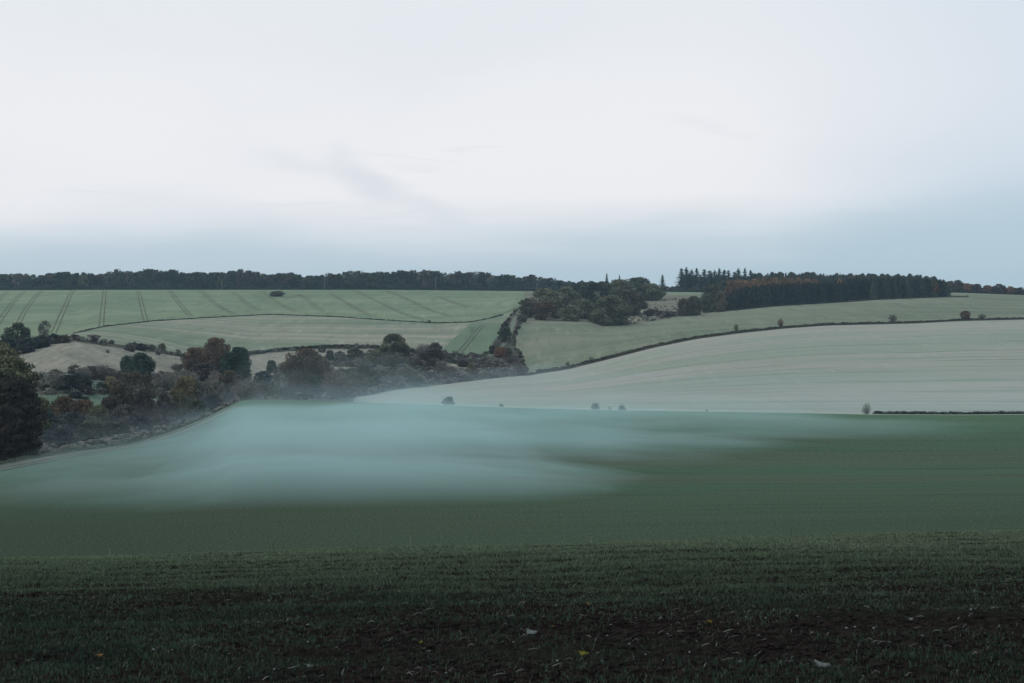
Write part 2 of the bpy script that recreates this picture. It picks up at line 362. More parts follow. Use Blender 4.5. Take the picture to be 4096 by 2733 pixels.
def cls_bc(s, r):
    c = np.full(s.shape, 'B', dtype='<U12')
    L = xl(LANE_L, r); R = xl(LANE_R, r)
    g = (s > 1765+(1400-r)*1.1) & (r > 1290)
    c[g] = 'B2'; c[s > L] = 'scrub'; c[s > R] = 'C'; return c
strip(K9, K10, 120, cls_bc)
def cls_ap(s, r):
    c = np.full(s.shape, 'A', dtype='<U12'); c[s > 2095] = 'pasture'; c[(s > 3790) | ((s > 2600) & (s < 2860) & (r < 1178))] = 'C'
    c[(s > 2600) & (s < 2860) & (r < 1179)] = 'A'; return c
strip(K10, K11, 60, cls_ap); strip(K11, len(DK)-1, 20, const('far'))
SN = {'mid': 'sprouting_field', 'stubble': 'stubble_field', 'scrub': 'scrub_ground', 'bank': 'grass_bank', 'paddock': 'paddock', 'A': 'wheat_field', 'B': 'thin_stubble_field', 'B2': 'green_crop_field', 'C': 'olive_field', 'pasture': 'rough_pasture', 'far': 'far_ground'}
for name, lst in parts.items():
    Vs, Fs, Ls, off = [], [], [], 0
    for V, Fc, ln in lst:
        use, inv = np.unique(Fc, return_inverse=True); Vs.append(V[use]); Ls.append(ln[use]); Fs.append(inv.reshape(-1, 4)+off); off += len(use)
    me = mesh_np(SN[name], np.concatenate(Vs), [np.concatenate(Fs)], smooth=True)
    if name == 'stubble':
        a = me.attributes.new('lane', 'FLOAT', 'POINT'); a.data.foreach_set('value', np.concatenate(Ls).astype(np.float32))
    tag(link(SN[name], me, MG[name]), kind='structure')
# near field: fine clods and furrows
def bare(x, y):
    """1 where soil shows, 0 where the young crop is thick"""
    g = lambda v, c, s: np.exp(-((v-c)/s)**2)
    b = .95*g(y, 10.3+.10*x+.5*(fbm(x*.5, y*.3, 3, 3)-.5)*4, 1.7)/(1+np.exp(-(x+.9)*1.6)) + .75*g(y, 13.2-.05*x, 1.0)/(1+np.exp((x+1.2)*2.0))
    b += .35*(1/(1+np.exp((y-8.2)*1.5)))
    b += .9*(fbm(x*1.1, y*1.3, 11, 4)-.52)+.5*(fbm(x*4.5, y*5.0, 12, 3)-.5)
    b -= np.clip((y-14)/10, 0, .35)
    return np.clip(b, 0, 1)
nS = np.concatenate([(-300-wing)[::-1], np.arange(-300, 4397, 4.0), 4396+wing])
dk, zk = ctrl(nS); f = np.linspace(0, 1, 460)[:, None]
d_a = 6.6; d_b = dk[K75-2]
D = 1/(1/d_a*(1-f)+1/d_b*f); D = np.broadcast_to(D, (460, len(nS)))
zr = pchip(dk, zk, D); Xw = (nS-CX)/F*D
br = bare(Xw, D)
clod = (np.abs(fbm(Xw*3.2, D*4.2, 21, 5, .6)-.5)*-2+.6)*.05+(fbm(Xw*14, D*16, 31, 3, .6)-.5)*.035*(.4+br)
clod += (fbm(Xw*.35, D*.5, 41, 3)-.5)*.10 + np.sin(D*math.pi*2/1.1+fbm(Xw*.2, D*.2, 8, 2)*5)*.012
fade = np.clip((D-6.6)/.3, 0, 1)
zn = EYE-zr+clod*fade
V = np.stack([Xw, D, zn], -1).reshape(-1, 3)
Va = V; Fa = grid_faces(460, len(nS))
D2 = np.concatenate([np.linspace(.5, 6.6, 12)]); D2 = np.broadcast_to(D2[:, None], (12, len(nS)))
z2 = EYE-pchip(dk, zk, D2)
V2 = np.stack([(nS-CX)/F*D2, D2, z2], -1).reshape(-1, 3)
D3 = np.broadcast_to(np.linspace(0, 1, 26)[:, None], (26, len(nS)))*(dk[K75]-dk[K75-2])+dk[K75-2]
z3 = EYE-pchip(dk, zk, D3); z3[0] = zn[-1]
V3 = np.stack([(nS-CX)/F*D3, D3, z3], -1).reshape(-1, 3)
me = mesh_np('near_field', np.concatenate([V2, Va, V3]), [grid_faces(12, len(nS)), Fa+len(V2), grid_faces(26, len(nS))+len(V2)+len(Va)], smooth=True)
tag(link('near_field', me, MG['near']), kind='structure')
# surface height of the near field for everything that stands on it
def near_z(x, y):
    c = (np.abs(fbm(x*3.2, y*4.2, 21, 5, .6)-.5)*-2+.6)*.05+(fbm(x*14, y*16, 31, 3, .6)-.5)*.035*(.4+bare(x, y))
    c += (fbm(x*.35, y*.5, 41, 3)-.5)*.10 + np.sin(y*math.pi*2/1.1+fbm(x*.2, y*.2, 8, 2)*5)*.012
    return ground(x, y)+c
# a wide sheet beneath and around the fan, reaching the horizon on every side
g = np.concatenate([-np.geomspace(9000, 20, 40), np.linspace(-15, 15, 7), np.geomspace(20, 9000, 40)])
gx, gy = np.meshgrid(g, g)
yy = np.maximum(gy, 3.0); base = ground(gx.ravel(), yy.ravel()).reshape(gx.shape)
back = np.clip(-gy/300, 0, 1); infan = (gy > 0) & (np.abs(gx) < gy*2.3)
zz = np.where(gy > 0, base-4.0, -4.0+0*gy)
rr = np.hypot(gx, gy)
zz = np.where(gy <= 0, -2.0-.02*np.minimum(rr, 400)-3, zz); zz = np.where(rr > 5000, np.minimum(zz, -60), zz)
me = mesh_np('ground', np.stack([gx, gy, zz], -1).reshape(-1, 3), [grid_faces(len(g), len(g))], smooth=True)
tag(link('ground', me, MG['far']), kind='structure')
# ------------------------------------------------------------------ air
def vol_mat(name, dens, col, aniso):
    m = bpy.data.materials.new(name); m.use_nodes = True; T = NT(m.node_tree)
    v = T.n('ShaderNodeVolumePrincipled'); v.inputs['Density'].default_value = dens
    v.inputs['Color'].default_value = (*col, 1); v.inputs['Anisotropy'].default_value = aniso
    o = T.n('ShaderNodeOutputMaterial'); T.put(o.inputs['Volume'], v.outputs[0]); return m
def box_mesh(name, x0, x1, y0, y1, z0, z1):
    V = [(x, y, z) for z in (z0, z1) for y in (y0, y1) for x in (x0, x1)]
    return mesh_np(name, V, [np.array([(0, 2, 3, 1), (4, 5, 7, 6), (0, 1, 5, 4), (2, 6, 7, 3), (0, 4, 6, 2), (1, 3, 7, 5)])])
HAZE, MIST, POOL = 0.00010, 0.0040, 0.0024
# the haze box is linked at the end of the script, when the height of the land is known
def sheet_volume(name, S, D, top, bot, mat, label, nofog=None):
    """closed body of mist between two height fields over the fan grid (rows D, columns S)"""
    nr, nc = D.shape; Xw = (S-CX)/F*D
    Vt = np.stack([Xw, D, top], -1).reshape(-1, 3); Vb = np.stack([Xw, D, bot], -1).reshape(-1, 3)
    Fc = grid_faces(nr, nc); n = nr*nc
    ring = list(range(nc))+[r*nc+nc-1 for r in range(1, nr)]+[(nr-1)*nc+c for c in range(nc-2, -1, -1)]+[r*nc for r in range(nr-2, 0, -1)]
    ring = np.array(ring); nx = np.roll(ring, -1)
    me = mesh_np(name, np.concatenate([Vt, Vb]), [Fc, Fc[:, ::-1]+n, np.stack([ring, ring+n, nx+n, nx], -1)])
    return tag(link(name, me, mat), label, 'mist', kind='stuff')
# the bank thins upwards: nested layers of one light mist, each with its own wisps
mS = np.arange(-700, 4800, 16.0)
dk, zk = ctrl(mS)
fr = np.linspace(0, 1, 170)[:, None]
d0 = 80+0*mS; d1 = dk[KC]+20
D = 1/(1/d0*(1-fr)+1/d1*fr); zr = pchip(dk, zk, D); row = HZ+F*zr/D
slope = (pchip(dk, zk, D+1)-zr)
DX = np.broadcast_to(mS/1.743, D.shape); DY = np.maximum(row/1.743, np.interp(mS, GX, rc)/1.743)
Lx = np.interp(DX, [-300, 0, 400, 800, 1200, 1400, 1500, 1700, 1900, 2100, 2350, 2700], [1152, 1152, 1148, 1146, 1140, 1118, 1096, 1066, 1034, 1008, 985, 970])
Fx = np.interp(DX, [-300, 0, 300, 600, 1000, 1300, 1600, 1900, 2100, 2350, 2600], [.48, .60, .70, .75, .85, .83, .72, .58, .45, .26, 0])
wx = D*0+(mS-CX)/F*D
MM = vol_mat('ground_mist', MIST, (.69, .96, 1.0), .0)
NL = 7
for li in range(NL):
    ox = li*13.7
    nz = .7*(fbm(wx/42+D/60, D/30-wx/110, 71, 4, .55)-.5)+.5*(fbm(wx/26+ox, D/22+ox, 91+li, 3, .55)-.5); nz2 = .8*(fbm(wx/120, D/80, 172, 3)-.5)+.4*(fbm(wx/90+ox, D/60, 182+li, 2)-.5)
    ramp = np.clip((Lx+30+nz*52+nz2*20-DY)/np.interp(DX, [900, 1500, 2100], [105, 150, 150]), 0, 1); ramp = ramp*ramp*(3-2*ramp)
    cr = np.interp(DY, [915, 950, 1000, 1040], [.52, .70, .90, 1.0]); cr = cr-.22*np.clip((1010-DY)/90, 0, 1)*np.clip((950-DX)/250, 0, 1)-.16*np.clip((DX-430)/60, 0, 1)*np.clip((960-DX)/200, 0, 1)*np.clip((985-DY)/50, 0, 1)-.12*np.clip((560-DX)/100, 0, 1)*np.clip((1060-DY)/60, 0, 1)
    Op = np.clip(Fx*ramp*cr*(1+2.3*nz+1.4*nz2), 0, .93)
    W_ = np.interp(mS, [500, 900, 1900, 2600], [45, 80, 60, 34]); past = np.clip((D-dk[KC]+W_*.8)/W_, 0, 1); Op = Op*(1-past)*(1-.0*past)
    sh = (.35, .55, .8, 1.0, 1.25, 1.6, 2.1)[li]/1.093
    h = -np.log(1-Op)/(MIST*NL)*sh*np.clip((np.interp(mS, GX, rc)-HZ)/F*0+zr/D-slope, .028, .1)
    bot = EYE-zr-1.0-.02*li; top = np.maximum(EYE-zr-.5+h+.5*np.clip(h/.35, 0, 1), bot+.05)
    sheet_volume('mist', mS, D, top, bot, MM, 'thick pale blue mist bank lying on the sprouting field')
# ------------------------------------------------------------------ level pool of thin mist in the valley behind
pS = np.arange(-900, 5200, 60.0); dk, zk = ctrl(pS)
fr = np.linspace(0, 1, 60)[:, None]; D = (dk[KC]+12)*(1-fr)+(dk[KS]+30)*fr
zr = pchip(dk, zk, D); bot = EYE-zr-1.0
surf = EYE-25.2+(fbm((pS-CX)/F*D/40, D/30, 88, 3)-.5)*3.0
edge = np.clip(fr/.12, 0, 1)*np.clip((1-fr)/.15, 0, 1)
top = np.maximum(bot+.05, np.minimum(surf, EYE-zr+6.0*edge-.5))
sheet_volume('mist', pS, D, top, bot, vol_mat('valley_mist', POOL, (.72, .90, 1.0), .0), 'faint veil of blue mist pooled in the valley beyond the crest')
# ------------------------------------------------------------------ foliage and bark
def leaf_mat(name, c0, c1, c2=None, scale=5.0, vary=.3):
    m = bpy.data.materials.new(name); m.use_nodes = True; T = NT(m.node_tree)
    co = T.n('ShaderNodeTexCoord').outputs['Object']
    oi = T.n('ShaderNodeObjectInfo').outputs['Random']
    off = T.n('ShaderNodeVectorMath', operation='ADD'); T.put(off.inputs[0], co); T.put(off.inputs[1], T.xyz(T.m('MULTIPLY', oi, 31.0), 0, 0))
    c1 = tuple(v*1.15 for v in c1); c2 = tuple(v*1.5 for v in c2) if c2 else None
    n = T.noise(off.outputs[0], scale, 4, .6); n2 = T.noise(off.outputs[0], scale*5, 2, .6)
    c = T.mix(T.smooth(n, .36, .64), c0, c1)
    if c2: c = T.mix(T.smooth(n2, .52, .68), c, c2)
    lo, hi = 1-vary, 1+vary
    c = T.mix(1.0, c, T.xyz(*[T.m('ADD', lo, T.m('MULTIPLY', oi, hi-lo))]*3), 'MULTIPLY')
    b = T.n('ShaderNodeBsdfPrincipled'); T.put(b.inputs['Base Color'], c); b.inputs['Roughness'].default_value = .85; b.inputs['Specular IOR Level'].default_value = .1
    o = T.n('ShaderNodeOutputMaterial'); T.put(o.inputs[0], b.outputs[0]); return m
ML = {
 'dark':   leaf_mat('dark_green_leaves', (.032, .045, .036), (.066, .084, .056), (.095, .105, .065)),
 'holm':   leaf_mat('evergreen_leaves', (.022, .045, .038), (.045, .075, .058), (.075, .10, .065)),
 'olive':  leaf_mat('olive_leaves', (.062, .074, .048), (.125, .130, .078), (.15, .14, .08)),
 'oak':    leaf_mat('oak_leaves', (.048, .060, .040), (.105, .110, .064), (.14, .12, .065)),
 'brown':  leaf_mat('brown_leaves', (.066, .060, .047), (.108, .092, .066), (.10, .08, .052)),
 'dun':    leaf_mat('dun_leaves', (.045, .043, .040), (.068, .058, .050), (.06, .048, .04)),
 'beech':  leaf_mat('beech_leaves', (.085, .062, .047), (.140, .092, .062), (.135, .085, .05)),
 'rust':   leaf_mat('rust_leaves', (.12, .062, .045), (.18, .085, .05), (.22, .11, .05)),
 'larch':  leaf_mat('larch_needles', (.16, .11, .072), (.23, .145, .085), (.19, .12, .06)),
 'yellow': leaf_mat('yellow_leaves', (.10, .095, .055), (.15, .13, .07), (.19, .155, .075)),
 'grey':   leaf_mat('grey_twigs', (.115, .118, .102), (.175, .175, .15), (.16, .15, .125)),
 'lilac':  leaf_mat('lilac_grey_twigs', (.13, .125, .12), (.20, .19, .175), (.23, .195, .165)),
 'purple': leaf_mat('purple_twigs', (.066, .065, .062), (.105, .096, .088), (.12, .10, .085)),
 'maroon': leaf_mat('maroon_leaves', (.050, .042, .042), (.074, .058, .053), (.075, .055, .046)),
 'navy':   leaf_mat('blackish_leaves', (.026, .038, .042), (.048, .062, .060), (.065, .075, .06)),
 'spruce': leaf_mat('spruce_needles', (.016, .026, .026), (.032, .045, .036), (.05, .062, .045)),
 'orange': leaf_mat('orange_leaves', (.10, .072, .052), (.145, .10, .065), (.15, .10, .06)),
 'bluegreen': leaf_mat('blue_green_leaves', (.05, .085, .075), (.085, .125, .10), (.11, .15, .11)),
}
def plain(name, c, rough=.9):
    m = bpy.data.materials.new(name); m.use_nodes = True; T = NT(m.node_tree)
    co = T.n('ShaderNodeTexCoord').outputs['Object']; n = T.noise(co, 6.0, 5, .7)
    b = T.n('ShaderNodeBsdfPrincipled'); T.put(b.inputs['Base Color'], T.mix(n, tuple(v*.65 for v in c), tuple(min(v*1.35, 1) for v in c)))
    b.inputs['Roughness'].default_value = rough; b.inputs['Specular IOR Level'].default_value = .0
    o = T.n('ShaderNodeOutputMaterial'); T.put(o.inputs[0], b.outputs[0]); return m
BARK = plain('bark', (.07, .062, .055)); PALEBARK = plain('pale_bark', (.22, .21, .20)); WOOD = plain('weathered_wood', (.30, .30, .30)); PALEWOOD = plain('pale_rail', (.42, .45, .46))
# ------------------------------------------------------------------ unit shapes: width 1, height 1, base at the origin
def quads(C, N, size, rng, asp=1.0, flat=0.0):
    """small leaf faces at C facing roughly N"""
    n = len(C); N = N+rng.normal(0, .32, (n, 3)); N[:, 2] += flat
    N /= np.linalg.norm(N, axis=1)[:, None]+1e-9
    R = rng.normal(0, 1, (n, 3)); U = np.cross(N, R); U /= np.linalg.norm(U, axis=1)[:, None]+1e-9; W = np.cross(N, U)
    s = (size*rng.uniform(.55, 1.3, n))[:, None]
    V = np.stack([C-U*s*asp, C-W*s*.8, C+U*s*asp, C+W*s*.8], 1).reshape(-1, 3)
    return V, np.arange(n*4).reshape(-1, 4)
def crown_bm(seed, nleaf, size, lobes=40, low=.06, widest=.42, lobe=(.10, .17), flatten=1.0, fill=.32, lean=0.0, taper=1.0):
    rng = np.random.default_rng(seed)
    zc = rng.uniform(0, 1, lobes)**.85; th = rng.uniform(0, 2*math.pi, lobes)
    def prof(z): return np.where(z > widest, np.sqrt(np.clip(1-((z-widest)/(1-widest))**2, 0, 1))**taper, .60+.40*np.clip(z/widest, 0, 1))
    r = rng.uniform(*lobe, lobes)*(1-.3*zc); rr = .5*prof(zc)*rng.uniform(.82, 1.06, lobes)-r*.75
    Lc = np.stack([np.cos(th)*rr, np.sin(th)*rr, low+zc*(1-low)], 1); Lc[:, 2] = np.minimum(Lc[:, 2], 1-r*flatten*.8); Lc[:, 2] = np.maximum(Lc[:, 2], low+r*.35*flatten)
    Lc[:, 0] += lean*Lc[:, 2]
    top = rng.choice(lobes, 3); Lc[top, 0:2] *= .35; Lc[top, 2] = 1-r[top]*.9
    k = rng.choice(lobes, nleaf, p=(r**2)/(r**2).sum())
    N = rng.normal(0, 1, (nleaf, 3)); N /= np.linalg.norm(N, axis=1)[:, None]
    C = Lc[k]+N*(r[k]*rng.uniform(.72, 1.08, nleaf))[:, None]*np.array([1, 1, flatten])
    nf = int(nleaf*fill)
    zf = rng.uniform(low+.05, .85, nf); tf = rng.uniform(0, 2*math.pi, nf); rf = .42*prof(zf)*np.sqrt(rng.uniform(0, 1, nf))
    C = np.concatenate([C, np.stack([np.cos(tf)*rf, np.sin(tf)*rf, zf], 1)]); N = np.concatenate([N, rng.normal(0, 1, (nf, 3))])
    C[:, 2] = np.maximum(C[:, 2], .01)
    V, Fq = quads(C, N, size, rng, 1.25)
    return mesh_np('crown', V, [Fq])
def tube(pts, rads, n=5):
    V, Fc = [], []
    for i, p in enumerate(pts):
        a = Vector(pts[max(i-1, 0)]); b = Vector(pts[min(i+1, len(pts)-1)]); t = (b-a).normalized()
        u = t.cross(Vector((0.3, 1, .1))).normalized(); v = t.cross(u)
        for k in range(n):
            an = 2*math.pi*k/n; V.append(tuple(Vector(p)+(u*math.cos(an)+v*math.sin(an))*rads[i]))
        if i: 
            for k in range(n): Fc.append(((i-1)*n+k, (i-1)*n+(k+1) % n, i*n+(k+1) % n, i*n+k))
    return V, Fc
def tubes_mesh(name, lst, n=5):
    V, Fc = [], []
    for pts, r in lst:
        v, f = tube(pts, r, n); o = len(V); V += v; Fc += [tuple(i+o for i in q) for q in f]
    return mesh_np(name, V, [np.array(Fc)])
def trunk_bm(seed, r=.035, h=.7, limbs=6):
    q = random.Random(seed); L = [([(0, 0, -.03), (0.004, 0, h*.3), (q.uniform(-.02, .02), q.uniform(-.02, .02), h*.65), (q.uniform(-.04, .04), 0, h)], [r*1.25, r, r*.7, r*.2])]
    for i in range(limbs):
        a = i*2.4+q.random(); z = h*q.uniform(.25, .6); l = q.uniform(.2, .36)
        L.append(([(0, 0, z), (math.cos(a)*l*.5, math.sin(a)*l*.5, z+l*.45), (math.cos(a)*l, math.sin(a)*l, z+l*.8)], [r*.55, r*.35, r*.1]))
    return tubes_mesh('trunk', L)
def twig_bm(seed, stems=60, subs=6, wd=.006, spread=.5, base=.06, curve=1.0, leafn=900, leafs=.016):
    """leafless shrub: many thin rising stems, side twigs and a few hanging leaves"""
    rng = np.random.default_rng(seed); V = []; Fc = []; tips = []
    def rib(p, q, w0, w1):
        d = q-p; s = np.cross(d, rng.normal(0, 1, 3)); s /= np.linalg.norm(s)+1e-9; o = len(V)
        V.extend([p-s*w0, p+s*w0, q+s*w1, q-s*w1]); Fc.append((o, o+1, o+2, o+3))
    for i in range(stems):
        a = rng.uniform(0, 2*math.pi); rr = math.sqrt(rng.uniform(0, 1)); h = (1-.45*rr**2)*rng.uniform(.75, 1.0)
        b = np.array([math.cos(a)*base*rr, math.sin(a)*base*rr, -.01]); t = np.array([math.cos(a)*spread*rr, math.sin(a)*spread*rr, h])
        m1 = b*.45+t*.55+np.array([0, 0, -.10*curve*rr])+rng.normal(0, .015, 3); m0 = (b+m1)/2+rng.normal(0, .012, 3)
        rib(b, m0, wd*1.4, wd*1.1); rib(m0, m1, wd*1.1, wd*.8); rib(m1, t, wd*.8, wd*.3)
        for j in range(subs):
            f = rng.uniform(.25, 1); p = m0*(1-f)+t*f if f < .5 else m1*(1-f)+t*f
            q = p+np.array([math.cos(a)*.05, math.sin(a)*.05, .05])+rng.normal(0, .06, 3); q[2] = min(max(q[2], .03), 1)
            rib(p, q, wd*.6, wd*.2); tips.append(q); tips.append((p+q)/2)
    tips = np.array(tips); k = rng.integers(0, len(tips), leafn); C = tips[k]+rng.normal(0, .022, (leafn, 3)); C[:, 2] = np.clip(C[:, 2], .02, 1.0)
    Vq, Fq = quads(C, rng.normal(0, 1, (leafn, 3)), leafs, rng, 1.2)
    return mesh_np('branches', np.concatenate([np.array(V), Vq]), [np.concatenate([np.array(Fc), Fq+len(V)])])
def conifer_bm(seed, tiers=34, per=9, low=.03, size=.05, narrow=1.0):
    rng = np.random.default_rng(seed); C = []; N = []; S = []
    for i in range(tiers):
        z = low+(1-low)*(i+rng.uniform(-.3, .3))/tiers; R = .5*narrow*(1-z)**.7*rng.uniform(.6, 1.15)+.02
        for j in range(per):
            if z > .93 and j > 2: break
            a = rng.uniform(0, 2*math.pi); Rj = R*rng.uniform(.7, 1.12)
            for s in np.linspace(.2, 1, 5):
                C.append((math.cos(a)*Rj*s, math.sin(a)*Rj*s, z-.05*s*s*(1-z)+.02*s)); N.append((math.cos(a)*.4, math.sin(a)*.4, 1.0)); S.append(size*(1.15-.5*s)*(1-.55*z))
    C = np.array(C); N = np.array(N); S = np.array(S)
    Vq, Fq = quads(C, N, S, rng, 1.3)
    o = len(Vq); tip = np.array([(-.008, 0, .9), (.008, 0, .9), (0, 0, 1.02), (0, .008, .9)]); 
    return mesh_np('crown', np.concatenate([Vq, tip]), [np.concatenate([Fq, np.array([(o, o+1, o+2, o+3)])])])
SH = {}
def shape(kind, lod, i):
    k = (kind, lod, i)
    if k in SH: return SH[k]
    n, s = {'hi': (10000, .016), 'mid': (4200, .024), 'low': (1000, .044)}[lod]
    sd = 100+i*7+hash(kind) % 1 + len(kind)*13
    if kind == 'round': me = crown_bm(sd, n, s)
    elif kind == 'dome': me = crown_bm(sd, n, s, widest=.34, low=.0, lobes=30, lobe=(.13, .21), fill=.3)
    elif kind == 'broad': me = crown_bm(sd, n, s, widest=.45, low=.08, lobes=44, lobe=(.11, .18), flatten=.8)
    elif kind == 'airy': me = crown_bm(sd, int(n*.5), s*.9, widest=.55, low=.18, lobes=22, lobe=(.10, .18), fill=.35)
    elif kind == 'layered': me = crown_bm(sd, n*2, s*.8, widest=.40, low=.0, lobes=130, lobe=(.09, .15), flatten=.35, fill=.5)
    elif kind == 'bush': me = crown_bm(sd, n, s*1.1, widest=.35, low=.0, lobes=40, lobe=(.10, .17), flatten=1.2)
    elif kind == 'twiggy': me = twig_bm(sd, *( {'hi': (220, 9, .0035), 'mid': (120, 8, .005), 'low': (50, 6, .009)}[lod]), leafn=int(n*.55), leafs=s*.8)
    elif kind == 'bare': me = twig_bm(sd, *( {'hi': (150, 12, .0032), 'mid': (90, 12, .0045), 'low': (45, 10, .009)}[lod]), base=.02, curve=.2, leafn=int(n*.12), leafs=s*.7)
    elif kind == 'fir': me = conifer_bm(sd, *( {'hi': (60, 14), 'mid': (46, 12), 'low': (26, 9)}[lod]), size={'hi': .035, 'mid': .045, 'low': .07}[lod])
    elif kind == 'spruce': me = conifer_bm(sd, *( {'hi': (60, 14), 'mid': (46, 14), 'low': (26, 11)}[lod]), size={'hi': .05, 'mid': .06, 'low': .09}[lod])
    SH[k] = me; return me
TR = {}
def trunk(kind, i):
    k = (kind, i % 3)
    if k not in TR:
        TR[k] = tubes_mesh('trunk', [([(0, 0, -.03), (0, 0, .5), (0, 0, .97)], [.03, .02, .004])]) if kind in ('fir', 'spruce') else \
                trunk_bm(31+i % 3, .05 if kind in ('bush', 'twiggy') else .032, .5 if kind in ('bush', 'twiggy') else .72)
    return TR[k]
NAMES = {'round': 'round_tree', 'dome': 'broadleaf_tree', 'broad': 'broadleaf_tree', 'airy': 'thin_crowned_tree', 'layered': 'layered_tree', 'bush': 'bush', 'twiggy': 'leafless_shrub', 'bare': 'bare_tree', 'fir': 'fir_tree', 'spruce': 'spruce_tree'}
CATS = {'bush': 'bush', 'twiggy': 'shrub'}
NP = [0]
def put(kind, lod, color, x, y, z, wid, hei, label, group, name=None, cat=None):
    i = NP[0]; NP[0] += 1
    var = i % {'hi': 2, 'mid': 4, 'low': 5}[lod]
    r = empty(name or NAMES[kind], (x, y, z), label, cat or CATS.get(kind, 'tree'), group, rnd.uniform(-.5, .5)+math.pi*(i % 2))
    r.scale = (wid, wid*rnd.uniform(.85, 1.05), hei)
    woody = kind in ('twiggy', 'bare')
    me = shape(kind, lod, var)
    if not me.materials: me.materials.append(ML[color])
    c = bpy.data.objects.new('branches' if woody else ('foliage' if kind == 'bush' else 'crown'), me); COL.objects.link(c); c.parent = r
    c.material_slots[0].link = 'OBJECT'; c.material_slots[0].material = ML[color]
    tm = trunk(kind, i)
    if not tm.materials: tm.materials.append(BARK)
    t = bpy.data.objects.new('stem' if kind in ('bush', 'twiggy') else 'trunk', tm); COL.objects.link(t); t.parent = r
    return r
def tree(kind, lod, color, S, base, top, wpx, label, group, d=None, dlo=None, dhi=None, sink=0.0, **kw):
    """S, base row, top row, width: where the tree stands in the valley, read off the photograph"""
    d = d or find_d(S, base, dlo, dhi)
    p = P(S, d); zt = EYE-(top-HZ)/F*d
    return put(kind, lod, color, p.x, p.y, p.z-sink, wpx/F*d, max(zt-p.z+sink, .5), label, group, **kw)
VG = 'trees and bushes of the valley scrub'
